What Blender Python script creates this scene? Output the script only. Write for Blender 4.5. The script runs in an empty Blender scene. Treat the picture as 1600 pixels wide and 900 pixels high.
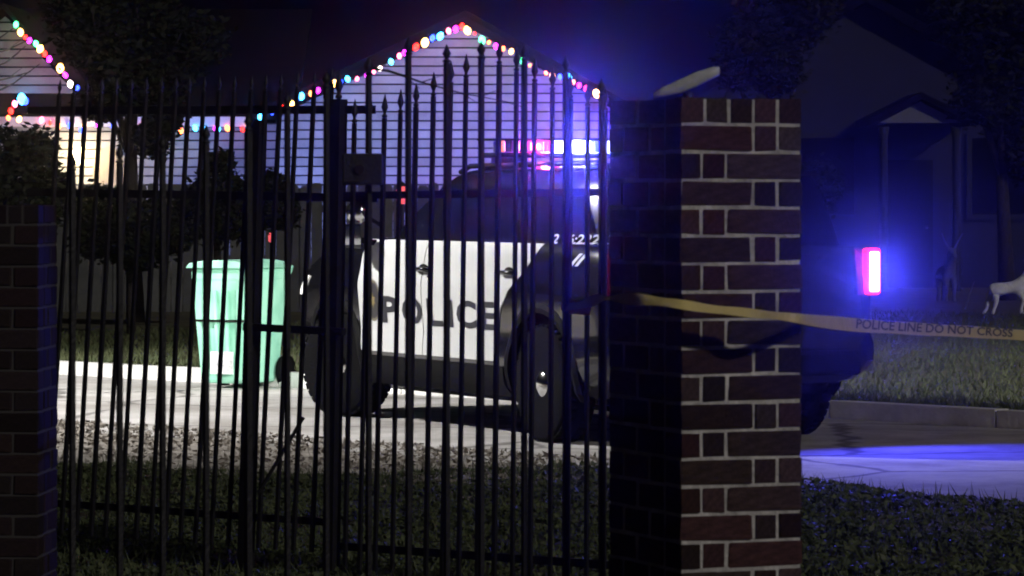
import bpy, bmesh, math, random
from mathutils import Vector, Matrix
R = math.radians
random.seed(7)
SC = bpy.context.scene
COL = SC.collection

# ------------------------------------------------------------------ camera
F = 6000.0            # focal length in pixels of the 1600 px wide photograph
HZ = 300.0            # horizon row
CAMZ = 1.6
cam_d = bpy.data.cameras.new('camera')
cam_d.sensor_width = 36.0
cam_d.lens = 36.0 * F / 1600.0
cam_d.shift_y = -(450.0 - HZ) / 1600.0
cam_d.clip_start = 0.1
cam_d.clip_end = 2000.0
cam_d.dof.use_dof = True
cam_d.dof.focus_distance = 27.0
cam_d.dof.aperture_fstop = 19.0
cam = bpy.data.objects.new('camera', cam_d)
cam.location = (0, 0, CAMZ)
cam.rotation_euler = (R(90), 0, 0)
COL.objects.link(cam)
SC.camera = cam

# ------------------------------------------------------------------ night sky
W = bpy.data.worlds.new('World')
SC.world = W
W.use_nodes = True
wn, wl = W.node_tree.nodes, W.node_tree.links
bg = wn['Background']
sky = wn.new('ShaderNodeTexSky')
sky.sky_type = 'NISHITA'
sky.sun_disc = False
sky.sun_elevation = R(-4)
sky.sun_rotation = R(150)
wl.new(sky.outputs[0], bg.inputs[0])
bg.inputs[1].default_value = 0.03

# ------------------------------------------------------------------ moon / distant town light
sd = bpy.data.lights.new('sun', 'SUN')
sd.energy = 0.7
sd.angle = R(2.0)
sd.color = (1.0, 0.93, 0.88)
so = bpy.data.objects.new('sun', sd)
so.rotation_euler = (R(66), 0, R(38))
COL.objects.link(so)

SC.view_settings.view_transform = 'Standard'
SC.view_settings.look = 'None'
SC.view_settings.exposure = 0.0
SC.view_settings.gamma = 1.0
SC.view_settings.use_curve_mapping = False
SC.render.engine = 'CYCLES'
SC.cycles.use_denoising = True
SC.cycles.max_bounces = 5
SC.cycles.volume_bounces = 0
SC.cycles.sample_clamp_indirect = 3.0
SC.cycles.filter_width = 1.9


# ------------------------------------------------------------------ helpers
def PX(px, py, D):
    """point seen at photograph pixel (px, py) at distance D"""
    return Vector(((px - 800.0) / F * D, D, CAMZ - (py - HZ) / F * D))


def lerp(a, b, t):
    return a + (b - a) * t


def interp(tab, x):
    if x <= tab[0][0]:
        return tab[0][1]
    for (x0, y0), (x1, y1) in zip(tab, tab[1:]):
        if x <= x1:
            return y0 + (y1 - y0) * (x - x0) / (x1 - x0)
    return tab[-1][1]


MATS = {}


def mat(name, col, rough=0.6, metal=0.0, var=0.0, scale=8.0, bump=0.0, bscale=None, col2=None, rand=0.0,
        emit=None, estr=0.0, spec=0.5, coat=0.0, trans=0.0):
    if name in MATS:
        return MATS[name]
    m = bpy.data.materials.new(name)
    m.use_nodes = True
    n, l = m.node_tree.nodes, m.node_tree.links
    b = n['Principled BSDF']
    b.inputs['Base Color'].default_value = (*col, 1)
    b.inputs['Roughness'].default_value = rough
    b.inputs['Metallic'].default_value = metal
    b.inputs['Specular IOR Level'].default_value = spec
    b.inputs['Coat Weight'].default_value = coat
    b.inputs['Transmission Weight'].default_value = trans
    if emit:
        b.inputs['Emission Color'].default_value = (*emit, 1)
        b.inputs['Emission Strength'].default_value = estr
    src = None
    if var or col2:
        tc = n.new('ShaderNodeTexCoord')
        nz = n.new('ShaderNodeTexNoise')
        nz.inputs['Scale'].default_value = scale
        nz.inputs['Detail'].default_value = 6
        nz.inputs['Roughness'].default_value = 0.65
        l.new(tc.outputs['Object'], nz.inputs['Vector'])
        rp = n.new('ShaderNodeValToRGB')
        c2 = col2 if col2 else tuple(min(1, c * (1 + var)) for c in col)
        c1 = col if col2 else tuple(c * (1 - var) for c in col)
        rp.color_ramp.elements[0].position = 0.32
        rp.color_ramp.elements[1].position = 0.68
        rp.color_ramp.elements[0].color = (*c1, 1)
        rp.color_ramp.elements[1].color = (*c2, 1)
        l.new(nz.outputs['Fac'], rp.inputs['Fac'])
        src = rp.outputs['Color']
    if rand:
        oi = n.new('ShaderNodeObjectInfo')
        mr = n.new('ShaderNodeMapRange')
        mr.inputs['To Min'].default_value = 1 - rand
        mr.inputs['To Max'].default_value = 1 + rand
        l.new(oi.outputs['Random'], mr.inputs['Value'])
        hs = n.new('ShaderNodeHueSaturation')
        l.new(mr.outputs[0], hs.inputs['Value'])
        if src:
            l.new(src, hs.inputs['Color'])
        else:
            hs.inputs['Color'].default_value = (*col, 1)
        if rand > .3:
            for sock, a, b_ in (('Hue', .485, .535), ('Saturation', .55, 1.05)):
                m3 = n.new('ShaderNodeMath')
                m3.operation = 'MULTIPLY'
                m3.inputs[1].default_value = 7.31 if sock == 'Hue' else 13.7
                l.new(oi.outputs['Random'], m3.inputs[0])
                m4 = n.new('ShaderNodeMath')
                m4.operation = 'FRACT'
                l.new(m3.outputs[0], m4.inputs[0])
                m5 = n.new('ShaderNodeMapRange')
                m5.inputs['To Min'].default_value = a
                m5.inputs['To Max'].default_value = b_
                l.new(m4.outputs[0], m5.inputs['Value'])
                l.new(m5.outputs[0], hs.inputs[sock])
        src = hs.outputs['Color']
    if src:
        l.new(src, b.inputs['Base Color'])
    if bump:
        tc = n.new('ShaderNodeTexCoord')
        nz = n.new('ShaderNodeTexNoise')
        nz.inputs['Scale'].default_value = bscale or scale * 4
        nz.inputs['Detail'].default_value = 5
        l.new(tc.outputs['Object'], nz.inputs['Vector'])
        bp = n.new('ShaderNodeBump')
        bp.inputs['Strength'].default_value = bump
        bp.inputs['Distance'].default_value = 0.02
        l.new(nz.outputs['Fac'], bp.inputs['Height'])
        l.new(bp.outputs[0], b.inputs['Normal'])
    MATS[name] = m
    return m


def glow(name, col, s):
    return mat(name, tuple(c * 0.3 for c in col), rough=0.3, emit=col, estr=s)


def link(o, parent=None, label=None, cat=None, group=None, kind=None):
    COL.objects.link(o)
    if parent is not None:
        o.parent = parent
    if label:
        o['label'] = label
    if cat:
        o['category'] = cat
    if group:
        o['group'] = group
    if kind:
        o['kind'] = kind
    return o


def empty(name, loc, rz=0.0, **k):
    o = bpy.data.objects.new(name, None)
    o.location = loc
    o.rotation_euler = (0, 0, rz)
    return link(o, **k)


class MB:
    """collects shapes for one mesh"""

    def __init__(self):
        self.v, self.f = [], []

    def add(self, vs, fs):
        o = len(self.v)
        self.v += [tuple(p) for p in vs]
        self.f += [tuple(i + o for i in f) for f in fs]
        return self

    def box(self, a, b):
        x0, y0, z0 = a
        x1, y1, z1 = b
        vs = [(x0, y0, z0), (x1, y0, z0), (x1, y1, z0), (x0, y1, z0), (x0, y0, z1), (x1, y0, z1), (x1, y1, z1), (x0, y1, z1)]
        return self.add(vs, [(0, 3, 2, 1), (4, 5, 6, 7), (0, 1, 5, 4), (1, 2, 6, 5), (2, 3, 7, 6), (3, 0, 4, 7)])

    def tube(self, pts, rad, n=8, cap=True):
        pts = [Vector(p) for p in pts]
        rs = rad if isinstance(rad, (list, tuple)) else [rad] * len(pts)
        rings = []
        for i, p in enumerate(pts):
            d = (pts[min(i + 1, len(pts) - 1)] - pts[max(i - 1, 0)]).normalized()
            up = Vector((0, 0, 1)) if abs(d.z) < 0.9 else Vector((1, 0, 0))
            a = d.cross(up).normalized()
            b = d.cross(a).normalized()
            rings.append([p + (a * math.cos(t) + b * math.sin(t)) * rs[i] for t in [2 * math.pi * k / n for k in range(n)]])
        vs = [q for r in rings for q in r]
        fs = []
        for i in range(len(rings) - 1):
            for k in range(n):
                fs.append((i * n + k, i * n + (k + 1) % n, (i + 1) * n + (k + 1) % n, (i + 1) * n + k))
        if cap:
            fs.append(tuple(range(n)))
            fs.append(tuple(range(len(vs) - 1, len(vs) - 1 - n, -1)))
        return self.add(vs, fs)

    def bar(self, p, q, w, d=None, side=None):
        """square bar between two points"""
        p, q = Vector(p), Vector(q)
        d = d or w
        ax = (q - p).normalized()
        s = Vector(side).normalized() if side else (Vector((1, 0, 0)) if abs(ax.x) < 0.7 else Vector((0, 1, 0)))
        s = (s - ax * s.dot(ax)).normalized()
        t = ax.cross(s)
        vs = []
        for c in (p, q):
            for a, b in ((-1, -1), (1, -1), (1, 1), (-1, 1)):
                vs.append(c + s * a * w / 2 + t * b * d / 2)
        return self.add(vs, [(0, 1, 2, 3), (7, 6, 5, 4), (0, 4, 5, 1), (1, 5, 6, 2), (2, 6, 7, 3), (3, 7, 4, 0)])

    def lathe(self, prof, n=12, axis='z', c=(0, 0, 0)):
        """prof: (radius, height) list"""
        vs, fs = [], []
        c = Vector(c)
        for r, h in prof:
            for k in range(n):
                t = 2 * math.pi * k / n
                if axis == 'z':
                    vs.append(c + Vector((r * math.cos(t), r * math.sin(t), h)))
                elif axis == 'y':
                    vs.append(c + Vector((r * math.cos(t), h, r * math.sin(t))))
                else:
                    vs.append(c + Vector((h, r * math.cos(t), r * math.sin(t))))
        m = len(prof)
        for i in range(m - 1):
            for k in range(n):
                fs.append((i * n + k, i * n + (k + 1) % n, (i + 1) * n + (k + 1) % n, (i + 1) * n + k))
        fs.append(tuple(range(n - 1, -1, -1)))
        fs.append(tuple(range((m - 1) * n, m * n)))
        return self.add(vs, fs)

    def sphere(self, c, r, n=10, sz=1.0):
        prof = [(max(1e-4, r * math.sin(math.pi * i / 6)), -r * sz * math.cos(math.pi * i / 6)) for i in range(7)]
        return self.lathe(prof, n, 'z', c)

    def mesh(self, name, m, smooth=False):
        me = bpy.data.meshes.new(name)
        me.from_pydata(self.v, [], self.f)
        me.materials.append(m)
        bm = bmesh.new()
        bm.from_mesh(me)
        bmesh.ops.recalc_face_normals(bm, faces=bm.faces)
        bm.to_mesh(me)
        bm.free()
        if smooth:
            me.polygons.foreach_set('use_smooth', [True] * len(me.polygons))
        me.update()
        return me

    def build(self, name, m, parent=None, smooth=False, bevel=0.0, **k):
        o = bpy.data.objects.new(name, self.mesh(name, m, smooth))
        link(o, parent, **k)
        if bevel:
            b = o.modifiers.new('bevel', 'BEVEL')
            b.width = bevel
            b.segments = 2
            b.limit_method = 'ANGLE'
        return o


def raw(name, vs, fs, m, parent=None, **k):
    me = bpy.data.meshes.new(name)
    me.from_pydata(vs, [], fs)
    me.materials.append(m)
    return link(bpy.data.objects.new(name, me), parent, **k)


def inst(name, me, parent, loc=(0, 0, 0), scale=(1, 1, 1), rot=(0, 0, 0)):
    o = bpy.data.objects.new(name, me)
    o.location, o.scale, o.rotation_euler = loc, scale, rot
    return link(o, parent)


def text_mesh(txt, bold=0.0, ext=0.0):
    """flat outline mesh of the text, scaled to unit box (0..1, 0..1)"""
    cu = bpy.data.curves.new('lettering', 'FONT')
    cu.body = txt
    cu.offset = bold
    cu.resolution_u = 3
    cu.fill_mode = 'FRONT'
    o = bpy.data.objects.new('lettering', cu)
    COL.objects.link(o)
    bpy.context.view_layer.update()
    dg = bpy.context.evaluated_depsgraph_get()
    me = bpy.data.meshes.new_from_object(o.evaluated_get(dg))
    bpy.data.objects.remove(o)
    xs = [v.co.x for v in me.vertices]
    ys = [v.co.y for v in me.vertices]
    x0, x1, y0, y1 = min(xs), max(xs), min(ys), max(ys)
    bm = bmesh.new()
    bm.from_mesh(me)
    bmesh.ops.triangulate(bm, faces=bm.faces)
    bmesh.ops.subdivide_edges(bm, edges=[e for e in bm.edges if e.calc_length() > 0.25], cuts=2)
    bmesh.ops.triangulate(bm, faces=bm.faces)
    vs = [((v.co.x - x0) / (x1 - x0), (v.co.y - y0) / (y1 - y0)) for v in bm.verts]
    fs = [tuple(v.index for v in f.verts) for f in bm.faces]
    bm.free()
    bpy.data.meshes.remove(me)
    return vs, fs


def spot(name, loc, target, watts, col, half, blend=0.5, rad=0.05, parent=None):
    d = bpy.data.lights.new(name, 'SPOT')
    d.energy, d.color, d.spot_size, d.spot_blend, d.shadow_soft_size = watts, col, R(half * 2), blend, rad
    o = bpy.data.objects.new(name, d)
    o.location = loc
    o.rotation_euler = (Vector(target) - Vector(loc)).to_track_quat('-Z', 'Y').to_euler()
    return link(o, parent)


def point(name, loc, watts, col, rad=0.05, parent=None):
    d = bpy.data.lights.new(name, 'POINT')
    d.energy, d.color, d.shadow_soft_size = watts, col, rad
    o = bpy.data.objects.new(name, d)
    o.location = loc
    return link(o, parent)


# ------------------------------------------------------------------ materials
M_ground = mat('soil', (0.035, 0.030, 0.022), 0.95, col2=(0.075, 0.06, 0.045), scale=3.0, bump=0.6)
M_road = mat('concrete_road', (0.36, 0.35, 0.335), 0.85, col2=(0.52, 0.505, 0.49), scale=1.3, bump=0.35, bscale=60)
M_kerb = mat('kerb_concrete', (0.74, 0.74, 0.71), 0.8, var=0.2, scale=5, bump=0.3)
M_dirt = mat('dirt', (0.14, 0.125, 0.105), 0.95, col2=(0.34, 0.31, 0.275), scale=6, bump=0.8, bscale=40)
M_lawn = mat('lawn_soil', (0.05, 0.055, 0.028), 0.95, col2=(0.115, 0.105, 0.06), scale=2.5, bump=0.5)
M_grass = mat('grass_blade', (0.045, 0.07, 0.026), 0.75, col2=(0.10, 0.11, 0.045), scale=1.2)
M_cover = mat('ground_cover_leaf', (0.036, 0.056, 0.026), 0.55, col2=(0.13, 0.145, 0.075), scale=14.0, spec=0.12)
M_litter = mat('dry_leaf', (0.06, 0.05, 0.04), 0.85, col2=(0.38, 0.34, 0.29), scale=20.0)
M_iron = mat('wrought_iron', (0.009, 0.009, 0.011), 0.5, 0.0, var=0.5, scale=30, bump=0.2)
M_brick = mat('brick_clay', (0.060, 0.028, 0.026), 0.9, col2=(0.16, 0.070, 0.060), scale=7, bump=0.9, bscale=45, rand=0.6, spec=0.2)
M_mortar = mat('mortar', (0.28, 0.27, 0.26), 0.95, col2=(0.70, 0.68, 0.65), scale=11, bump=0.6)
M_paint = mat('black_paint', (0.004, 0.004, 0.005), 0.2, coat=0.5, spec=0.3)
M_trim = mat('black_plastic', (0.005, 0.005, 0.005), 0.7, spec=0.06)
M_white = mat('white_paint', (0.62, 0.63, 0.62), 0.32, coat=0.3, var=0.05, scale=2.5)
M_glass = mat('tinted_glass', (0.004, 0.005, 0.008), 0.06, spec=0.8)
M_rubber = mat('tyre_rubber', (0.005, 0.005, 0.0055), 0.9, bump=0.3, bscale=80, spec=0.05)
M_steel = mat('wheel_steel', (0.03, 0.03, 0.032), 0.4, 0.7)
M_chrome = mat('chrome', (0.75, 0.75, 0.75), 0.12, 1.0)
M_letter = mat('dark_lettering', (0.012, 0.013, 0.02), 0.45)
M_wletter = mat('white_lettering', (0.75, 0.77, 0.8), 0.5)
M_siding = mat('white_siding', (0.25, 0.26, 0.255), 0.7, col2=(0.40, 0.41, 0.395), scale=1.3, rand=0.16)
M_lapshade = mat('lap_shadow_backing', (0.035, 0.03, 0.028), 0.95)  # near-black backing, stands in for the shadow under each lap board
M_wtrim = mat('white_trim', (0.75, 0.75, 0.74), 0.6)
M_roof = mat('roof_shingle', (0.006, 0.006, 0.006), 0.95, var=0.4, scale=10, bump=0.6, spec=0.0)
M_bark = mat('bark', (0.022, 0.018, 0.015), 0.95, var=0.4, scale=12, bump=0.8)
M_leaf = mat('dark_leaf', (0.008, 0.011, 0.005), 0.7, col2=(0.020, 0.023, 0.011), scale=4, spec=0.1)
M_bin = mat('green_plastic', (0.20, 0.52, 0.38), 0.5, col2=(0.36, 0.72, 0.55), scale=3.5)
M_wood = mat('weathered_wood', (0.07, 0.075, 0.072), 0.95, col2=(0.13, 0.135, 0.13), scale=3, rand=0.22, bump=0.4)
M_tape = mat('yellow_tape', (0.74, 0.62, 0.24), 0.30, var=0.08, scale=9, bump=0.25, bscale=30)
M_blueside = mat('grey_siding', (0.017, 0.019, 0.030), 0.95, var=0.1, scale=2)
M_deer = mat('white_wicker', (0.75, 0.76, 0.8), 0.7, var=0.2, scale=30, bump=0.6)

def road_detail(m):
    n, l = m.node_tree.nodes, m.node_tree.links
    b = n['Principled BSDF']
    src = b.inputs['Base Color'].links[0].from_socket
    tc = n.new('ShaderNodeTexCoord')
    vo = n.new('ShaderNodeTexVoronoi')
    vo.feature = 'DISTANCE_TO_EDGE'
    vo.inputs['Scale'].default_value = .55
    nz = n.new('ShaderNodeTexNoise')
    nz.inputs['Scale'].default_value = 3.0
    nz.inputs['Detail'].default_value = 5
    mx = n.new('ShaderNodeMix')
    mx.data_type = 'VECTOR'
    mx.inputs[0].default_value = .18
    l.new(tc.outputs['Object'], mx.inputs[4])
    l.new(tc.outputs['Object'], nz.inputs['Vector'])
    l.new(nz.outputs['Color'], mx.inputs[5])
    l.new(mx.outputs[1], vo.inputs['Vector'])
    r1 = n.new('ShaderNodeValToRGB')
    r1.color_ramp.elements[0].position = .006
    r1.color_ramp.elements[0].color = (.35, .34, .33, 1)
    r1.color_ramp.elements[1].position = .02
    l.new(vo.outputs['Distance'], r1.inputs['Fac'])
    st = n.new('ShaderNodeTexNoise')
    st.inputs['Scale'].default_value = .9
    st.inputs['Detail'].default_value = 8
    st.inputs['Roughness'].default_value = .75
    l.new(tc.outputs['Object'], st.inputs['Vector'])
    r2 = n.new('ShaderNodeValToRGB')
    r2.color_ramp.elements[0].position = .36
    r2.color_ramp.elements[0].color = (.58, .55, .52, 1)
    r2.color_ramp.elements[1].position = .56
    l.new(st.outputs['Fac'], r2.inputs['Fac'])
    prev = src
    for r in (r1, r2):
        mm = n.new('ShaderNodeMix')
        mm.data_type = 'RGBA'
        mm.blend_type = 'MULTIPLY'
        mm.inputs[0].default_value = 1
        l.new(prev, mm.inputs[6])
        l.new(r.outputs['Color'], mm.inputs[7])
        prev = mm.outputs[2]
    l.new(prev, b.inputs['Base Color'])


road_detail(M_road)

# ------------------------------------------------------------------ ground, road, kerb
FAR_A, FAR_B = Vector((-4.16, 33.70, 0)), Vector((3.43, 25.74, 0))      # far kerb line
NR_A, NR_B = Vector((-3.33, 27.04, 0)), Vector((2.72, 20.43, 0))        # near road edge
RD = (FAR_B - FAR_A).normalized()                                       # along the road, towards the right
RN = Vector((-RD.y, RD.x, 0))                                           # away from the viewer
if RN.y < 0:
    RN = -RN


def on_road(s, t, z=0.0):
    """s metres along the far kerb from its middle, t metres towards the viewer"""
    m = (FAR_A + FAR_B) / 2
    p = m + RD * s - RN * t
    return Vector((p.x, p.y, z))


ROADW = ((FAR_A + FAR_B) / 2 - (NR_A + NR_B) / 2).dot(RN)
N = 60
vs = [(lerp(-320, 320, i / N), lerp(-80, 560, j / N), 0.0) for j in range(N + 1) for i in range(N + 1)]
fs = [(j * (N + 1) + i, j * (N + 1) + i + 1, (j + 1) * (N + 1) + i + 1, (j + 1) * (N + 1) + i) for j in range(N) for i in range(N)]
raw('ground', vs, fs, M_ground, kind='structure')


def widen(s):
    u = max(0.0, min(1.0, (s + 2.5) / 5.0))
    return .62 * u * u * (3 - 2 * u)


def strip(name, s0, s1, t0, t1, z, m, n=60, wob=0.0):
    vs, fs = [], []
    for i in range(n + 1):
        s = lerp(s0, s1, i / n)
        w = wob * (math.sin(s * 1.7) + 0.6 * math.sin(s * 4.1 + 1) + 0.4 * math.sin(s * 9.3))
        vs.append(on_road(s, t0, z))
        vs.append(on_road(s, t1 + w + widen(s), z))
    for i in range(n):
        fs.append((2 * i, 2 * i + 1, 2 * i + 3, 2 * i + 2))
    return raw(name, vs, fs, m, kind='structure')


strip('road', -60, 60, 0.0, ROADW, 0.008, M_road, 240, 0.05)
strip('verge', -60, 60, ROADW - 0.25, ROADW + 2.0, 0.004, M_dirt, 240, 0.12)
# kerb with its sections as parts
kerb = empty('kerb', (0, 0, 0), kind='structure')
km = MB().box((-0.74, -0.075, 0), (0.74, 0.075, 0.125)).mesh('kerb_stone', M_kerb)
ang = math.atan2(RD.y, RD.x)
for i in range(-14, 14):
    p = on_road(i * 1.5, -0.085)
    inst('kerb_stone', km, kerb, (p.x, p.y, 0.0 + random.uniform(-.006, .006)), rot=(0, 0, ang))
vs, fs = [], []
for i in range(121):
    s = lerp(-60, 60, i / 120)
    for t in (-0.17, -60):
        vs.append(on_road(s, t, 0.105))
for i in range(120):
    fs.append((2 * i, 2 * i + 1, 2 * i + 3, 2 * i + 2))
raw('lawn', vs, fs, M_lawn, kind='structure')

# ------------------------------------------------------------------ white house with string lights
HD = 80.0
house = empty('white_house', (0, HD, 0), label='white clapboard house with lit gable behind the wooden fence', cat='house')


def hp(px, py, D=HD):
    """photo pixel -> house local (x, z)"""
    p = PX(px, py, D)
    return p.x, p.z


def gable_wall(parent, cx, half_base, z0, z_eave, z_apex, slope_l, slope_r, y, m, step=0.19, xl=None, xr=None, core=True):
    """individual lap boards that fill a gable shape; local y is the wall plane"""
    z = z0
    while z < z_apex - 0.04:
        zt = min(z + step, z_apex)
        zm = zt

        def lim(zz):
            a = cx - (z_apex - zz) / slope_l
            b = cx + (z_apex - zz) / slope_r
            if xl is not None:
                a = max(a, xl)
            if xr is not None:
                b = min(b, xr)
            return a, b
        a0, b0 = lim(z)
        a1, b1 = lim(zt)
        o = 0.028
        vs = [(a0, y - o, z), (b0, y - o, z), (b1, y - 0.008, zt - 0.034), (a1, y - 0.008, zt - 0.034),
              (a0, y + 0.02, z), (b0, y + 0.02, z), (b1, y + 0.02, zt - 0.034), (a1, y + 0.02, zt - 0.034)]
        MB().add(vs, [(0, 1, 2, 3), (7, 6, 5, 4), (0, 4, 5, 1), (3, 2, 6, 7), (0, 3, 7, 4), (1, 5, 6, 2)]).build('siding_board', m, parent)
        z = zt


# main gable (front wing)
ax, az = hp(728, 30)
ex, ez = hp(398, 188)
sl = (az - ez) / (ax - ex)
rx, rz = hp(936, 148)
sr = (az - rz) / (rx - ax)
WL, WR = hp(432, 200)[0], hp(1065, 200)[0]
gable_wall(house, ax, 0, 0.25, ez, az - 0.12, sl, sr, 0.0, M_siding, 0.19, WL, WR)
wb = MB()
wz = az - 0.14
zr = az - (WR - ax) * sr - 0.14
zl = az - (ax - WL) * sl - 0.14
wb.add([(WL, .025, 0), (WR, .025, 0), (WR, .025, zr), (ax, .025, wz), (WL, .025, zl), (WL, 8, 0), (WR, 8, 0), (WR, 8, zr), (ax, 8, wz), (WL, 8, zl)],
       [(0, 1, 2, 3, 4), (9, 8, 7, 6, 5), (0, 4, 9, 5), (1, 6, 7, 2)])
wb.build('wall', M_lapshade, house)  # dark backing seen through the board gaps as painted lap shadow

# roof slabs with overhang, rake boards
for s, xe, slope in ((-1, ex - 0.15, sl), (1, WR + 0.4, sr)):
    ze = az - abs(xe - ax) * slope
    MB().add([(ax, -.45, az + .05), (xe, -.45, ze + .05), (xe, 8.2, ze + .05), (ax, 8.2, az + .05),
              (ax, -.45, az + .17), (xe, -.45, ze + .17), (xe, 8.2, ze + .17), (ax, 8.2, az + .17)],
             [(0, 1, 2, 3), (7, 6, 5, 4), (0, 4, 5, 1), (1, 5, 6, 2), (2, 6, 7, 3), (3, 7, 4, 0)]).build('roof', M_roof, house)
    MB().add([(ax, -.44, az - .13), (xe, -.44, ze - .13), (xe, -.44, ze + .045), (ax, -.44, az + .045),
              (ax, -.40, az - .13), (xe, -.40, ze - .13), (xe, -.40, ze + .045), (ax, -.40, az + .045)],
             [(0, 1, 2, 3), (7, 6, 5, 4), (0, 4, 5, 1), (1, 5, 6, 2), (2, 6, 7, 3), (3, 7, 4, 0)]).build('rake_board', M_roof, house)
# set-back left wing: long eave, boards, arched lit entrance
LY = 2.2
lx0, lz = hp(-60, 192, HD + LY)
lx1 = WL + 0.02
arch_c, arch_w = hp(172, 240, HD + LY)[0], 0.36
z = 0.25
while z < lz - 0.05:
    zt = min(z + .19, lz)
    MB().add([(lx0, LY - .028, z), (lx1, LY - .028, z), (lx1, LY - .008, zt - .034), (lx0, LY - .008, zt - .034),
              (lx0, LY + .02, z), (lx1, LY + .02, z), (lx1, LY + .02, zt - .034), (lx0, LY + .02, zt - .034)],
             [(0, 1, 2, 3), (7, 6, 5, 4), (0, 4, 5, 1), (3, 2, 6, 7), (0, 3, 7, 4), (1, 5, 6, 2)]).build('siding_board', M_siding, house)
    z = zt
MB().box((lx0, LY + .03, 0), (lx1, LY + .2, lz)).build('wall', M_lapshade, house)  # same dark backing, painted lap shadow between the wing's boards
# arched entrance: cream surround panel with a door leaf
ap = [(-1.05 * arch_w, 0), (1.05 * arch_w, 0)]
top = lz - 0.55 - arch_w
outline = [(arch_c - arch_w, 0.2), (arch_c + arch_w, 0.2)] + [(arch_c + arch_w * math.cos(t), top + arch_w * 1.1 * math.sin(t)) for t in [math.pi * k / 12 for k in range(13)]]
n = len(outline)
MB().add([(x, LY - .07, zz) for x, zz in outline] + [(x, LY - .03, zz) for x, zz in outline],
         [tuple(range(n)), tuple(range(2 * n - 1, n - 1, -1))] + [(i, (i + 1) % n, n + (i + 1) % n, n + i) for i in range(n)]
         ).build('entrance_door', mat('cream_door', (0.38, 0.33, 0.24), 0.7), house)
# wing roof and eave board
MB().add([(lx0, LY - .5, lz + .05), (lx1 + .3, LY - .5, lz + .05), (lx1 + .3, LY + 6, lz + 2.6), (lx0, LY + 6, lz + 2.6),
          (lx0, LY - .5, lz + .17), (lx1 + .3, LY - .5, lz + .17), (lx1 + .3, LY + 6, lz + 2.72), (lx0, LY + 6, lz + 2.72)],
         [(0, 1, 2, 3), (7, 6, 5, 4), (0, 4, 5, 1), (1, 5, 6, 2), (2, 6, 7, 3), (3, 7, 4, 0)]).build('roof', M_roof, house)
MB().box((lx0, LY - .53, lz - .09), (ex + .1, LY - .50, lz + .12)).build('eave_board', M_wtrim, house)
# left dormer gable
DY = 1.3
dx, dz = hp(8, 16, HD + DY)
d2x, d2z = hp(122, 142, HD + DY)
ds = (dz - d2z) / (d2x - dx)
gable_wall(house, dx, 0, d2z - .05, d2z, dz - .1, ds, ds, DY, M_siding, 0.19, dx - 2.0, d2x)
for s in (-1, 1):
    xe = dx + s * (d2x - dx + .1)
    ze = dz - (d2x - dx + .1) * ds
    MB().add([(dx, DY - .4, dz + .02), (xe, DY - .4, ze + .02), (xe, DY + 4, ze + .02), (dx, DY + 4, dz + .02),
              (dx, DY - .4, dz + .14), (xe, DY - .4, ze + .14), (xe, DY + 4, ze + .14), (dx, DY + 4, dz + .14)],
             [(0, 1, 2, 3), (7, 6, 5, 4), (0, 4, 5, 1), (1, 5, 6, 2), (2, 6, 7, 3), (3, 7, 4, 0)]).build('roof', M_roof, house)
# window low on the gable, only its head shows over the fence
wx0, wz1 = hp(566, 262)
wx1, wz0 = hp(596, 330)
wf = MB()
for a, b in (((wx0 - .06, -.06, wz0 - .06), (wx0, -.03, wz1 + .06)), ((wx1, -.06, wz0 - .06), (wx1 + .06, -.03, wz1 + .06)),
             ((wx0, -.06, wz1), (wx1, -.03, wz1 + .06)), ((wx0, -.06, wz0 - .06), (wx1, -.03, wz0))):
    wf.box(a, b)
wo = wf.build('window', M_wtrim, house)
MB().box((wx0, -.05, wz0), (wx1, -.035, wz1)).build('pane', M_glass, wo)

# string lights ----------------------------------------------------------
BC = {'r': (1, .015, .01), 'o': (1, .16, .04), 'y': (1, .52, .12), 'g': (.06, 1, .28), 'c': (.05, .50, 1), 'b': (.02, .05, 1), 'm': (.75, .02, .8), 'w': (1, .8, .7), 'p': (1, .12, .22)}
BM = {}
for k_, c_ in BC.items():
    BM[k_] = MB().lathe([(.001, -.062), (.022, -.055), (.040, -.025), (.044, .005), (.030, .035), (.016, .05), (.001, .052)], 8).mesh('bulb', glow('bulb_' + k_, c_, 13.0), True)
M_wire = mat('green_wire', (0.01, 0.02, 0.012), 0.7)


def string(label, pts, D, yoff=0.0):
    """pts: (px, py, colour letter, size)"""
    p0 = PX(pts[0][0], pts[0][1], D)
    t = empty('christmas_lights', p0, label=label, cat='string lights', group='christmas lights on the white house')
    w = [PX(a[0], a[1], D) - p0 + Vector((0, .03, .05)) for a in pts]
    ww = []
    for a, b in zip(w, w[1:]):
        ww += [a, (a + b) / 2 - Vector((0, 0, .03))]
    ww.append(w[-1])
    MB().tube(ww, .008, 5).build('wire', M_wire, t)
    for a in pts:
        q = PX(a[0], a[1], D) - p0
        s = (a[3] if len(a) > 3 else 1.0) * 1.12
        inst('bulb', BM[a[2]], t, q, (s, s, s), (random.uniform(-.5, .5), random.uniform(-.5, .5), 0))
    return t


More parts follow.
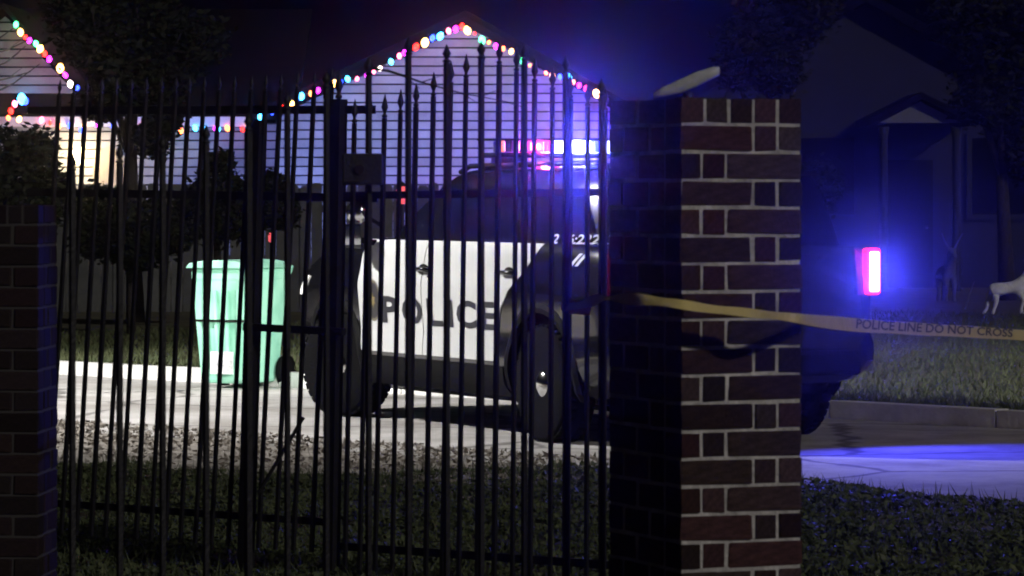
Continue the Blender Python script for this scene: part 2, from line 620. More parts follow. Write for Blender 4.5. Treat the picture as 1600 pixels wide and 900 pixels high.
GD = HD - 0.50
string('multicoloured bulbs along the left slope of the big gable', [
    (407, 182, 'c', 1.2), (425, 176, 'b', .7), (440, 166, 'r', .7), (456, 162, 'y', 1.2), (464, 156, 'b', .9), (471, 150, 'c', 1.3), (486, 146, 'o', 1), (497, 141, 'm', 1), (510, 135, 'r', .6), (522, 130, 'y', 1.3),
    (533, 127, 'b', .8), (543, 123, 'c', 1.1), (558, 123, 'p', .8), (572, 117, 'm', .7), (584, 112, 'p', .8), (594, 107, 'w', .9), (611, 96, 'c', 1.1), (624, 87, 'p', 1), (632, 82, 'm', 1), (650, 73, 'r', 1.3),
    (664, 66, 'y', 1.6), (676, 59, 'b', 1.2), (688, 56, 'c', 1.4), (701, 48, 'p', 1.1), (712, 45, 'm', 1.2), (722, 41, 'r', 1.2)], GD)
string('multicoloured bulbs down the right slope of the big gable', [
    (730, 47, 'y', 1.5), (742, 52, 'r', .5), (753, 62, 'g', 1.4), (764, 66, 'o', .7), (775, 72, 'm', 1.1), (786, 76, 'o', .9), (799, 80, 'y', 1), (817, 95, 'g', 1.2), (828, 102, 'o', .6), (836, 106, 'p', .7),
    (853, 114, 'o', .7), (863, 118, 'y', 1.2), (875, 120, 'b', 1), (888, 121, 'c', 1.5), (896, 128, 'o', .8), (905, 133, 'm', .9), (916, 138, 'r', 1), (932, 146, 'y', 1.5), (939, 149, 'r', 1)], GD)
string('multicoloured bulbs along the low eave left of the gable', [
    (65, 187, 'p', 1.1), (78, 192, 'r', .9), (92, 197, 'o', 1.1), (108, 196, 'b', 1), (127, 203, 'b', 1), (131, 197, 'y', 1), (150, 196, 'm', .6), (175, 197, 'b', .7), (199, 197, 'w', 1), (222, 197, 'r', .9),
    (236, 200, 'c', 1.2), (247, 199, 'c', 1.1), (270, 204, 'g', 1), (283, 204, 'o', 1), (305, 200, 'c', 1.1), (317, 200, 'c', 1.1), (336, 201, 'm', .8), (341, 202, 'c', 1), (355, 200, 'o', 1.1), (379, 202, 'r', .9), (389, 196, 'y', 1)], HD + LY - .55)
string('multicoloured bulbs down the small steep gable at the corner', [
    (25, 38, 'g', 1.1), (32, 50, 'y', 1.3), (40, 58, 'r', .8), (46, 63, 'm', 1), (56, 68, 'g', 1.1), (63, 76, 'y', 1.4), (70, 84, 'r', 1), (77, 92, 'm', 1.1), (94, 106, 'y', 1.6), (102, 117, 'm', 1), (110, 131, 'w', 1.3), (121, 137, 'b', .9)], HD + DY - .46)
string('cluster of bulbs hanging below the small steep gable', [
    (34, 154, 'c', 2.0), (40, 158, 'b', 1.3), (23, 162, 'p', 1.2), (17, 173, 'r', 1.1), (13, 184, 'o', .9), (30, 186, 'y', 1.1)], HD + 1.0)
# porch lamp
lp = PX(123, 243, HD + LY - .25)
pl = empty('porch_lamp', lp, label='bright warm porch lamp beside the arched entrance', cat='lamp')
MB().lathe([(.02, -.17), (.10, -.15), (.12, .08), (.07, .15), (.02, .19)], 10).build('lantern', glow('lamp_glass', (1, .74, .38), 60.0), pl, True)
MB().box((-.05, .02, -.05), (.05, .25, .05)).build('bracket', M_iron, pl)
point('porch_lamp_light', (.10, -.5, .05), 90, (1, .78, .45), .1, pl)

# hidden flood lamps added on the lawn to give the house its coloured light
for fx0, ty, tz, watts, col, half, lab in ((-5.0, -4.0, 2.2, 2300, (.16, .26, 1), 44, 'added hidden flood lamp tinting the gable blue'),
                                     (0.9, 1.3, 2.4, 1700, (.42, .10, 1), 40, 'added hidden flood lamp tinting the gable violet'),
                                     (-2.0, -1.2, 4.9, 420, (.30, 1, .70), 26, 'added hidden green flood lamp aimed at the gable peak'),
                                     (-7.6, -7.6, 2.4, 700, (.45, .40, 1), 50, 'added hidden flood lamp brightening the low house wing')):
    t = empty('added_flood_lamp', (fx0, HD - 6.5, 0), label=lab, cat='flood lamp', group='added flood lamps hidden on the house lawn')
    MB().tube([(0, 0, 0), (0, 0, .22)], .02, 8).build('stake', M_iron, t)
    MB().box((-.10, -.05, .22), (.10, .03, .38)).build('housing', M_trim, t, bevel=.01)
    MB().box((-.085, .031, .235), (.085, .036, .365)).build('lens', glow('added_flood_lens_%d' % watts, col, 6.0), t)
    spot('added_flood_lamp_light', (0, .06, .3), (ty - fx0, 6.5, tz), watts, col, half, .7, .05, t)

# ------------------------------------------------------------------ dim grey house on the right
H2D = 60.0
h2 = empty('grey_house', (0, H2D, 0), label='dim blue grey house with steep gable behind the brick pillar', cat='house')
bx, bz = PX(1350, 8, H2D).x, PX(1350, 8, H2D).z
s2 = 0.56
hw = 3.3
bl, br = bx - hw, bx + hw
be = bz - hw * s2
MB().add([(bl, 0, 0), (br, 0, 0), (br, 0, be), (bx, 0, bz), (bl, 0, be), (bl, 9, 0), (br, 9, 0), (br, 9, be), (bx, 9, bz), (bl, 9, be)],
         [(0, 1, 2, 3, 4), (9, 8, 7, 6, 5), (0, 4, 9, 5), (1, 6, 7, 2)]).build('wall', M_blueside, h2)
for s in (-1, 1):
    xe = bx + s * (hw + .35)
    ze = bz - (hw + .35) * s2
    MB().add([(bx, -.4, bz + .03), (xe, -.4, ze + .03), (xe, 9.2, ze + .03), (bx, 9.2, bz + .03), (bx, -.4, bz + .2), (xe, -.4, ze + .2), (xe, 9.2, ze + .2), (bx, 9.2, bz + .2)],
             [(0, 1, 2, 3), (7, 6, 5, 4), (0, 4, 5, 1), (1, 5, 6, 2), (2, 6, 7, 3), (3, 7, 4, 0)]).build('roof', M_roof, h2)
# lap boards on the grey wall (only the rows that can be told apart)
zz = 1.2
while zz < bz - .3:
    a = max(bl, bx - (bz - zz) / s2) + .02
    b = min(br, bx + (bz - zz) / s2) - .02
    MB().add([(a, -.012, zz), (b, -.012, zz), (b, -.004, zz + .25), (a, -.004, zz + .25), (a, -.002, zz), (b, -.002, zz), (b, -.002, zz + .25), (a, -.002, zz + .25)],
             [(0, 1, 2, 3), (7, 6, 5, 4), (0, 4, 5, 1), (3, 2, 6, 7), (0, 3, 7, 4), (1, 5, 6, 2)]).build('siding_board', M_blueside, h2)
    zz += .25
# porch with a small pale pediment
ppx = PX(1438, 165, H2D - 2)
pz = ppx.z
po = MB().add([(ppx.x - .62, -2, pz - .26), (ppx.x + .62, -2, pz - .26), (ppx.x, -2, pz + .06), (ppx.x - .62, -1.9, pz - .26), (ppx.x + .62, -1.9, pz - .26), (ppx.x, -1.9, pz + .06)],
              [(0, 1, 2), (5, 4, 3), (0, 3, 4, 1), (1, 4, 5, 2), (2, 5, 3, 0)]).build('pediment', mat('grey_trim', (.11, .115, .14), .7), h2)
for s in (-1, 1):
    MB().add([(ppx.x, -2.2, pz + .1), (ppx.x + s * .8, -2.2, pz - .3), (ppx.x + s * .8, 0, pz - .3), (ppx.x, 0, pz + .1),
              (ppx.x, -2.2, pz + .2), (ppx.x + s * .8, -2.2, pz - .2), (ppx.x + s * .8, 0, pz - .2), (ppx.x, 0, pz + .2)],
             [(0, 1, 2, 3), (7, 6, 5, 4), (0, 4, 5, 1), (1, 5, 6, 2), (2, 6, 7, 3), (3, 7, 4, 0)]).build('porch_roof', M_roof, h2)
    MB().lathe([(.09, 0), (.07, .15), (.06, pz - .5), (.09, pz - .32)], 10, 'z', (ppx.x + s * .55, -1.95, 0)).build('column', M_blueside, h2, True)
dr = MB().box((ppx.x - .4, -.09, .1), (ppx.x + .4, -.035, 2.1)).build('door', M_trim, h2)
MB().sphere((ppx.x + .3, -.12, 1.05), .03, 8).build('handle', M_chrome, dr)
for wxp in (1292, 1560):
    p = PX(wxp, 268, H2D)
    w_ = MB()
    for a, b in (((p.x - .5, -.08, p.z - .75), (p.x - .42, -.035, p.z + .6)), ((p.x + .42, -.08, p.z - .75), (p.x + .5, -.035, p.z + .6)),
                 ((p.x - .42, -.08, p.z + .52), (p.x + .42, -.035, p.z + .6)), ((p.x - .42, -.08, p.z - .75), (p.x + .42, -.035, p.z - .67))):
        w_.box(a, b)
    w_ = w_.build('window', M_blueside, h2)
    MB().box((p.x - .42, -.06, p.z - .67), (p.x + .42, -.04, p.z + .52)).build('pane', M_glass, w_)

# ------------------------------------------------------------------ wooden fence behind the lawn
WD = 48.0
wfn = empty('wooden_fence', (0, WD, 0.1), label='weathered grey board fence running behind the lawn', cat='fence')
pm = MB().add([(-.068, -.01, 0), (.068, -.01, 0), (.068, -.01, 1.56), (.045, -.01, 1.6), (-.045, -.01, 1.6), (-.068, -.01, 1.56),
               (-.068, .01, 0), (.068, .01, 0), (.068, .01, 1.56), (.045, .01, 1.6), (-.045, .01, 1.6), (-.068, .01, 1.56)],
              [(0, 1, 2, 3, 4, 5), (11, 10, 9, 8, 7, 6)] + [(i, (i + 1) % 6, 6 + (i + 1) % 6, 6 + i) for i in range(6)]).mesh('board', M_wood)
x = -7.4
while x < 2.6:
    inst('board', pm, wfn, (x, random.uniform(-.006, .006), 0), (1, 1, random.uniform(.985, 1.01)), (0, random.uniform(-.006, .006), 0))
    x += .146
for zz in (.35, 1.25):
    MB().box((-7.5, .018, zz), (2.6, .06, zz + .09)).build('rail', M_wood, wfn)
for i in range(5):
    MB().box((-7.4 + i * 2.36, .065, -.1), (-7.3 + i * 2.36, .165, 1.55)).build('post', M_wood, wfn)

# ------------------------------------------------------------------ unseen street lamp, placed to give the light on road and doors
slp = Vector((-10.0, 27.2, 0))
sl_ = empty('street_lamp', slp, label='tall street lamp out of view, placed for the light on the road', cat='street lamp')
MB().tube([(0, 0, 0), (0, 0, .5), (0, 0, 6.3)], [.11, .08, .05], 10).build('pole', M_iron, sl_, True)
MB().tube([(0, 0, 6.2), (.35, .1, 6.5), (1.0, .35, 6.55)], [.04, .035, .03], 8).build('arm', M_iron, sl_, True)
MB().box((.9, .2, 6.46), (1.5, .62, 6.58)).build('lamp_head', M_trim, sl_, bevel=.03)
MB().box((.98, .26, 6.44), (1.42, .56, 6.458)).build('lens', glow('lamp_lens', (1, .96, .9), 20.0), sl_)
spot('street_lamp_light', slp + Vector((1.2, .4, 6.40)), (-2.0, 29.0, 0.0), 10500, (1.0, .975, .95), 44, .7, .12)

# ------------------------------------------------------------------ police car (local: x forward, y left, z up)
TH = R(27)
CH = Vector((-math.sin(TH), math.cos(TH), 0))
CL = Vector((-math.cos(TH), -math.sin(TH), 0))
WX = 1.515
AX = {1: 1.515, -1: -1.66}      # front and rear axle
CC = Vector((.22, 24.6, 0)) + CH * WX - CL * .86
car = empty('police_car', CC, math.atan2(CH.y, CH.x), label='black and white police car with flashing roof lights on the road', cat='police car')


def side_x(px, y=.97):
    """local x on the left flank that is seen at photo column px"""
    k = (px - 800) / F
    p = CC + CL * y
    return (k * p.y - p.x) / (CH.x - k * CH.y)


PROF = [(.24, .80), (.27, .90), (.34, .955), (.45, .982), (.55, .988), (.66, .978), (.80, .990), (.93, 1.0), (.97, 1.0), (1.02, .985), (1.13, .968), (1.19, .948), (1.23, .915)]
PLAN = [(-2.60, .86), (-2.57, .925), (-2.50, .965), (-2.38, .985), (-2.0, .995), (-1.5, 1.0), (1.4, 1.0), (1.9, .985), (2.2, .94), (2.36, .86), (2.45, .74), (2.49, .55)]
TOPZ = [(-2.6, 1.25), (-1.5, 1.30), (.9, 1.28), (1.1, 1.25), (1.7, 1.185), (2.2, 1.08), (2.42, .98), (2.49, .90)]


def side_y(x, z):
    zt = interp(TOPZ, x)
    if z > .8:
        z = .8 + (z - .8) * (1.23 - .8) / (zt - .8)
    return interp(PLAN, x) * interp(PROF, z)


def rear_push(x, z):
    if x > -1.95:
        return 0
    w = min(1, (-1.95 - x) / .6)
    r = interp([(.24, .10), (.36, .0), (.45, -.05), (.66, -.05), (.70, .0), (1.0, .01), (1.2, .04)], z)
    return r * w


def front_push(x, z):
    if x < 1.9:
        return 0
    w = min(1, (x - 1.9) / .5)
    return w * interp([(.24, -.14), (.4, 0), (.8, 0), (1.1, -.10)], z)


XS = [-2.60, -2.57, -2.50, -2.44, -2.38, -2.2] + [round(-2.0 + .125 * i, 3) for i in range(32)] + [2.0, 2.1, 2.2, 2.28, 2.36, 2.41, 2.45, 2.49]
ring_z = [.24, .27, .31, .36, .45, .54, .62, .68, .72, .80, .88, .95, 1.0, 1.05, 1.09, 1.13, 1.16, 1.19, 1.215, 1.23]
vs, fs = [], []
for x in XS:
    zt = interp(TOPZ, x)
    half = []
    for z in ring_z:
        zz = z if z <= .8 else .8 + (z - .8) * (zt - .8) / (1.23 - .8)
        half.append((x + rear_push(x, zz) + front_push(x, zz), interp(PLAN, x) * interp(PROF, z), zz))
    tx, ty, tz = half[-1]
    half += [(tx, ty * .6, tz + .012), (tx, 0, tz + .018)]
    if x < -1.95:
        lift = .15 * min(1, (-1.95 - x) / .45)
        half = [(a, b, c + lift * max(0, (.7 - c) / .46)) for a, b, c in half]
    ring = [(half[0][0], 0, half[0][2])] + half
    full = ring + [(a, -b, c) for a, b, c in ring[-2:0:-1]]
    vs += full
n = len(vs) // len(XS)
for i in range(len(XS) - 1):
    for k in range(n):
        fs.append((i * n + k, i * n + (k + 1) % n, (i + 1) * n + (k + 1) % n, (i + 1) * n + k))
fs.append(tuple(range(n)))
fs.append(tuple(range(len(vs) - 1, len(vs) - 1 - n, -1)))
low = MB().add(vs, fs)
body = low.build('body', M_paint, car, True)
# wheel openings
WR_ = .375
for sx in (1, -1):
    for sy in (1, -1):
        cu = MB().lathe([(.445, .60 * sy), (.445, 1.3 * sy)], 32, 'y', (AX[sx], 0, .395)).build('cutter', M_trim)
        md = body.modifiers.new('arch', 'BOOLEAN')
        md.object = cu
        md.operation = 'DIFFERENCE'
        md.solver = 'EXACT'
        bpy.context.view_layer.update()
        cu.parent = car
        bpy.context.view_layer.update()
        dg = bpy.context.evaluated_depsgraph_get()
        me = bpy.data.meshes.new_from_object(body.evaluated_get(dg))
        body.modifiers.clear()
        body.data = me
        bpy.data.objects.remove(cu)
# sharp creases around cuts: split smooth by angle
bm = bmesh.new()
bm.from_mesh(body.data)
for e in bm.edges:
    if len(e.link_faces) == 2 and e.calc_face_angle(0) > R(32):
        e.smooth = False
bm.to_mesh(body.data)
bm.free()

# greenhouse by height levels
GH = [(1.20, -2.52, 1.14, .93), (1.28, -2.49, 1.00, .918), (1.36, -2.455, .86, .903), (1.50, -2.40, .60, .868), (1.64, -2.33, .34, .822),
      (1.70, -2.30, .21, .790), (1.74, -2.28, .10, .735), (1.77, -2.2, -.06, .62), (1.785, -1.95, -.35, .38)]
GX0 = [(g[0], g[1]) for g in GH]
GX1 = [(g[0], g[2]) for g in GH]
GW = [(g[0], g[3]) for g in GH]
NE = 7.0


def gh_pt(z, t):
    x0, x1, w = interp(GX0, z), interp(GX1, z), interp(GW, z)
    c, s = math.cos(t), math.sin(t)
    q = 2 / NE
    return ((x0 + x1) / 2 + (x1 - x0) / 2 * math.copysign(abs(c) ** q, c), w * math.copysign(abs(s) ** q, s), z)


def gh_y(x, z):
    x0, x1, w = interp(GX0, z), interp(GX1, z), interp(GW, z)
    u = min(.9999, abs((x - (x0 + x1) / 2) / ((x1 - x0) / 2)))
    return w * (1 - u ** NE) ** (1 / NE)


def gh_x(y, z, sgn):
    x0, x1, w = interp(GX0, z), interp(GX1, z), interp(GW, z)
    u = min(.9999, abs(y / w))
    return (x0 + x1) / 2 + sgn * (x1 - x0) / 2 * (1 - u ** NE) ** (1 / NE)


zs = [1.20, 1.26, 1.30, 1.36, 1.43, 1.50, 1.57, 1.64, 1.67, 1.70, 1.72, 1.74, 1.755, 1.77, 1.778, 1.785]
NT = 96
vs = [gh_pt(z, 2 * math.pi * k / NT) for z in zs for k in range(NT)]
fs = [(i * NT + k, i * NT + (k + 1) % NT, (i + 1) * NT + (k + 1) % NT, (i + 1) * NT + k) for i in range(len(zs) - 1) for k in range(NT)]
fs.append(tuple(range((len(zs) - 1) * NT, len(zs) * NT)))
MB().add(vs, fs).build('cabin', M_paint, car, True)


def panel(fn, nu, nv, name, m, parent, thick, nrm, bevel=0.0):
    """grid panel: fn(u, v) -> surface point; nrm pushes it outwards"""
    vs, fs = [], []
    nrm = Vector(nrm)
    for j in range(nv + 1):
        for i in range(nu + 1):
            vs.append(Vector(fn(i / nu, j / nv)) + nrm * thick)
    o = len(vs)
    vs += [v - nrm * (thick + .004) for v in vs]
    w = nu + 1
    for j in range(nv):
        for i in range(nu):
            a = j * w + i
            fs.append((a, a + 1, a + w + 1, a + w))
            fs.append((o + a, o + a + w, o + a + w + 1, o + a + 1))
    for i in range(nu):
        fs.append((i, o + i, o + i + 1, i + 1))
        a = nv * w + i
        fs.append((a, a + 1, o + a + 1, o + a))
    for j in range(nv):
        a = j * w
        fs.append((a, a + w, o + a + w, o + a))
        a = j * w + nu
        fs.append((a, o + a, o + a + w, a + w))
    ob = MB().add(vs, fs).build(name, m, parent, True)
    ob.data.set_sharp_from_angle(angle=R(40)) if hasattr(ob.data, 'set_sharp_from_angle') else None
    return ob


DZ0, DZ1 = .50, 1.272
SPLIT = .04


def rear_edge(z):
    """rear border of the white rear door: follows the wheel arch, then the raked shut line"""
    base = interp([(.5, -1.07), (.70, -1.085), (.84, -1.13), (.96, -1.25), (1.06, -1.40), (1.17, -1.54), (1.275, -1.64)], z)
    return base


doors = {}
for sy in (1, -1):
    for nm, xa, xb in (('front', lambda z: 1.03 + .03 * math.sin((z - .5) * 3.6), lambda z: SPLIT + .006), ('rear', lambda z: SPLIT - .006, rear_edge)):
        def fn(u, v, xa=xa, xb=xb, sy=sy):
            z = lerp(DZ0, DZ1, v)
            x = lerp(xa(z), xb(z), u)
            return (x, sy * (side_y(x, z)), z)
        d = panel(fn, 14, 20, 'door', M_white, car, .006, (0, sy, 0))
        d['label'] = 'white %s door' % nm
        doors[(nm, sy)] = d
    # black rocker cladding below the doors
    def fr(u, v, sy=sy):
        z = lerp(.27, .47, v)
        x = lerp(1.03, -1.16, u)
        return (x, sy * (side_y(x, z) + .012 * math.sin(v * math.pi)), z)
    panel(fr, 10, 5, 'rocker_cladding', M_trim, car, .010, (0, sy, 0))
    # arch mouldings
    for sx in (1, -1):
        vs, fs = [], []
        nA = 28
        for i in range(nA + 1):
            a = lerp(R(-14), R(194), i / nA)
            for r, o in ((.438, -.02), (.438, .014), (.47, .018), (.505, .003)):
                x, z = AX[sx] + r * math.cos(a), .395 + r * math.sin(a)
                vs.append((x, sy * (side_y(x, max(.25, z)) + o), z))
        for i in range(nA):
            for k in range(3):
                fs.append((i * 4 + k, i * 4 + k + 1, i * 4 + 5 + k, i * 4 + 4 + k))
        raw('arch_moulding', vs, fs, M_trim, car)
    # door handles
    for nm, hx in (('front', side_x(666)), ('rear', side_x(800))):
        y = side_y(hx, 1.07)
        h = MB().lathe([(.001, 0), (.075, .001), (.07, -.012), (.001, -.02)], 16, 'y', (0, 0, 0))
        h.v = [(a * 1.15 + hx, sy * (y + .008 + b * .3), c * .62 + 1.07) for a, b, c in h.v]
        hb = h.build('handle', M_trim, doors[(nm, sy)], True)
        MB().tube([(hx - .10, sy * (y + .010), 1.075), (hx - .07, sy * (y + .036), 1.08), (hx + .07, sy * (y + .036), 1.08), (hx + .10, sy * (y + .01), 1.075)], [.012, .016, .016, .012], 8).build('handle_grip', M_paint, doors[(nm, sy)], True)
        MB().sphere((hx - .085, sy * (y + .014), 1.03), .012, 8).build('lock', M_chrome, doors[(nm, sy)], True)

    # side glass
    def win(xa, xb, za, zb, sy=sy):
        def fn(u, v):
            z = lerp(za, zb, v)
            x = lerp(xa(z), xb(z), u)
            return (x, sy * gh_y(x, z), z)
        return fn
    fx = lambda z: interp(GX1, z) - .16
    panel(win(fx, lambda z: SPLIT + .05, 1.312, 1.645), 10, 8, 'window', M_glass, car, .004, (0, sy, 0))
    panel(win(lambda z: SPLIT - .05, lambda z: lerp(-1.22, -1.06, (z - 1.312) / .33), 1.312, 1.645), 10, 8, 'window', M_glass, car, .004, (0, sy, 0))
    panel(win(lambda z: lerp(-1.34, -1.17, (z - 1.345) / .29), lambda z: lerp(-2.20, -1.98, (z - 1.345) / .29), 1.345, 1.62), 10, 6, 'window', M_glass, car, .004, (0, sy, 0))
    # mirror
    my = side_y(.92, 1.2)
    mo = MB().add([(.86, sy * (my + .10), 1.20), (.86, sy * (my + .27), 1.215), (.86, sy * (my + .28), 1.38), (.86, sy * (my + .11), 1.385),
                   (.99, sy * (my + .11), 1.22), (.97, sy * (my + .24), 1.235), (.97, sy * (my + .25), 1.35), (.99, sy * (my + .12), 1.36)],
                  [(0, 1, 2, 3), (7, 6, 5, 4), (0, 4, 5, 1), (1, 5, 6, 2), (2, 6, 7, 3), (3, 7, 4, 0)]).build('mirror', M_paint, car, bevel=.02)
    MB().bar((.92, sy * (my - .06), 1.24), (.92, sy * (my + .13), 1.27), .05, .04).build('mirror_arm', M_trim, mo)
    MB().box((.852, min(sy * (my + .12), sy * (my + .26)), 1.235), (.857, max(sy * (my + .12), sy * (my + .26)), 1.365)).build('mirror_glass', M_chrome, mo)
    # roof rail
    MB().tube([(.05, sy * .70, 1.735), (-.1, sy * .70, 1.775), (-1.9, sy * .69, 1.785), (-2.1, sy * .68, 1.755)], .018, 8).build('roof_rail', M_trim, car, True)
    # head light wraps round the front corner
    vs, fs = [], []
    for j in range(5):
        z = lerp(.86, 1.0, j / 4)
        for i in range(9):
            x = lerp(2.02 + .10 * (1 - j / 4), 2.47, i / 8)
            vs.append((x + front_push(x, z), sy * (side_y(x, z) + .008), z))
    for j in range(4):
        for i in range(8):
            a = j * 9 + i
            fs.append((a, a + 1, a + 10, a + 9))
    raw('headlight', vs, fs, glow('headlight_lens', (1, .97, .9), 1.6), car)
    # tail light: tall lamp on the rear corner
    vs, fs = [], []
    for j in range(9):
        z = lerp(.945, 1.24, j / 8)
        for i in range(8):
            t = i / 7
            x = lerp(-2.47, -2.585, t)
            yy = side_y(x, z)
            vs.append((x + rear_push(x, z) - .012 * t, sy * (yy + .012), z))
        vs.append((-2.60 + rear_push(-2.6, z) - .014, sy * .80, z))
    for j in range(8):
        for i in range(8):
            a = j * 9 + i
            fs.append((a, a + 1, a + 10, a + 9))
    lit = sy == -1
    raw('tail_light', vs, fs, mat('tail_light_lens', (.10, .005, .01), .12, coat=.5), car)
    if lit:
        MB().box((-2.632, -.965, .945), (-2.56, -.855, 1.245)).build('brake_lamp', mat('tail_light_lit', (.3, .01, .02), .2, emit=(1, .02, .06), estr=2.2), car, bevel=.02)
        tl = MB().box((-2.642, -.947, .965), (-2.58, -.873, 1.222)).build('strobe', glow('strobe_white', (1, .62, .92), 5.0), car, bevel=.012)
        spot('strobe_light', (-2.648, -.912, 1.09), (-3.6, -.85, 1.0), 420, (.06, .06, 1), 72, .5, .02, car)

# lettering on the left doors: one mesh per letter
for ch, p0, p1, dn in (('P', 601, 628, 'front'), ('O', 634, 665, 'front'), ('L', 673, 697, 'rear'), ('I', 704, 713, 'rear'), ('C', 719, 750, 'rear'), ('E', 757, 779, 'rear')):
    tv, tf = text_mesh(ch, .035)
    xa, xb = side_x(p0), side_x(p1)
    vs = []
    for u, v in tv:
        x, z = lerp(xa, xb, u), lerp(.70, .885, v)
        vs.append((x, side_y(x, z) + .0095, z))
    raw('letter', vs, tf, M_letter, doors[(dn, 1)])
# badge on the front door, dark oval with a paler rim
xa, xb = side_x(577), side_x(601)
for sc, m_, o in ((1.0, mat('badge_rim', (.16, .14, .09), .4), .0085), (.86, mat('badge_dark', (.03, .028, .03), .4), .0095), (.40, mat('badge_gold', (.22, .17, .06), .4), .0105)):
    vs = [((xa + xb) / 2, side_y((xa + xb) / 2, .85) + o, .85)]
    for k in range(28):
        t = 2 * math.pi * k / 28
        rr = sc * (1 if sc > .5 else (1.0 if k % 4 == 0 else .6))
        x, z = (xa + xb) / 2 + (xa - xb) / 2 * rr * math.cos(t), .85 + .145 * rr * math.sin(t)
        vs.append((x, side_y(x, z) + o, z))
    raw('badge', vs, [(0, 1 + k, 1 + (k + 1) % 28) for k in range(28)], m_, doors[('front', 1)])
# unit number on the rear quarter, slanted 11 below it
for txt, p0, p1, z0, z1, sl0 in (('2 16:222 30', 862, 946, 1.272, 1.335, .02), ('1', 904, 909, 1.135, 1.215, .10), ('1', 912, 917, 1.135, 1.215, .10)):
    tv, tf = text_mesh(txt, .02)
    xa, xb = side_x(p0, .93), side_x(p1, .93)
    vs = []
    for u, v in tv:
        x, z = lerp(xa, xb, u) - sl0 * (v - .5), lerp(z0, z1, v)
        y = max(gh_y(x, z) if z > 1.25 else 0, side_y(x, z) if z < 1.28 else 0)
        vs.append((x, y + .006, z))
    raw('lettering', vs, tf, M_wletter, car, kind='stuff')

# rear glass, wind screen, plate, bumper step, wiper
panel(lambda u, v: (gh_x(lerp(-.70, .70, u), lerp(1.33, 1.62, v), -1), lerp(-.70, .70, u), lerp(1.33, 1.62, v)), 12, 6, 'rear_window', M_glass, car, .004, (-1, 0, 0))
panel(lambda u, v: (gh_x(lerp(-.70, .70, u), lerp(1.25, 1.67, v), 1), lerp(-.70, .70, u), lerp(1.25, 1.67, v)), 12, 6, 'windscreen', M_glass, car, .004, (.5, 0, .5))
MB().box((-2.42, -.62, 1.70), (-2.24, .62, 1.735)).build('spoiler', M_paint, car, bevel=.012)
MB().box((-2.66, -.80, .44), (-2.58, .80, .60)).build('bumper', M_trim, car, bevel=.025)
pt = MB().box((-2.622, -.16, .78), (-2.606, .16, .94)).build('number_plate', mat('plate', (.5, .5, .48), .5), car, bevel=.004)
MB().box((-2.618, -.30, .955), (-2.60, .30, .985)).build('tailgate_trim', M_chrome, car, bevel=.004)
MB().tube([(-2.46, .0, 1.33), (-2.50, .38, 1.30)], .010, 6).build('rear_wiper', M_trim, car)
MB().tube([(-1.95, .25, 1.775), (-2.0, .25, 1.98)], [.010, .004], 6).build('antenna', M_trim, car)
MB().lathe([(.02, -.06), (.075, -.04), (.085, .05), (.06, .07)], 12, 'x', (.90, 1.06, 1.46)).build('spotlight', M_chrome, car, True)
MB().bar((.80, .93, 1.36), (.90, 1.05, 1.45), .022).build('spotlight_arm', M_trim, car)
# wheels
spk = MB()
ty = MB().lathe([(.20, -.10), (.335, -.112), (.368, -.09), (.375, -.05), (.375, .05), (.368, .09), (.335, .112), (.20, .10)], 40, 'y')
for k in range(40):          # tread blocks
    a = 2 * math.pi * k / 40
    c, s = math.cos(a), math.sin(a)
    for y in (-.06, .06):
        ty.bar((.371 * c, y - .035, .371 * s), (.371 * c, y + .035, .371 * s), .046, .012, (-s, 0, c))
tyre_me = ty.mesh('tyre', M_rubber, True)
rimb = MB().lathe([(.235, .085), (.245, .10), (.225, .085), (.20, .02), (.20, -.09)], 32, 'y')
for k in range(10):
    a = 2 * math.pi * k / 10
    rimb.bar((.06 * math.cos(a), .075, .06 * math.sin(a)), (.232 * math.cos(a), .055, .232 * math.sin(a)), .05, .03, (-math.sin(a), 0, math.cos(a)))
rim_me = rimb.mesh('rim', M_steel)
hub_me = MB().lathe([(.105, .06), (.10, .085), (.075, .105), (.045, .118), (.012, .121)], 20, 'y').mesh('hub_cap', M_chrome, True)
for sx in (1, -1):
    for sy in (1, -1):
        w_ = bpy.data.objects.new('wheel', None)
        link(w_, car)
        w_.location = (AX[sx], sy * .87, WR_ + .004)
        w_.rotation_euler = (0, 0, (0 if sy > 0 else math.pi) + (R(19) if sx > 0 else 0))
        inst('tyre', tyre_me, w_)
        inst('rim', rim_me, w_)
        inst('hub_cap', hub_me, w_)
# underbody floor pan and mudguards
MB().box((-2.2, -.55, .20), (2.1, .55, .30)).build('underbody', M_trim, car)

# roof light bar
bar_x, bar_z = -.28, 1.84
lb = bpy.data.objects.new('light_bar', None)
link(lb, car)
lb.location = (bar_x, 0, bar_z)
MB().box((-.15, -.66, -.005), (.15, .66, .025)).build('bar_base', M_trim, lb, bevel=.01)
M_dome = mat('clear_dome', (.9, .92, 1.0), .05, trans=1.0)
for sy in (1, -1):
    MB().bar((0, sy * .52, -.07), (0, sy * .52, .0), .06, .20).build('foot', M_chrome if sy > 0 else M_trim, lb)
mods = [(.61, 'amber', 1.2, .03), (.52, 'off', 0, .07), (.43, 'off', 0, .07), (.34, 'red', 5, .08), (.25, 'redd', 3.5, .07), (.16, 'white', 22, .08), (.07, 'white', 40, .09), (-.02, 'white', 34, .08), (-.11, 'blued', 5, .06),
        (-.20, 'white2', 14, .07), (-.29, 'blue', 20, .06), (-.38, 'blued', 6, .08), (-.48, 'blue', 14, .08), (-.58, 'blued', 5, .08)]
MC = {'amber': (1, .30, .06), 'red': (1, .03, .06), 'redd': (1, .03, .22), 'white': (.72, .75, 1), 'white2': (.6, .65, 1), 'blue': (.05, .06, 1), 'blued': (.03, .04, 1)}
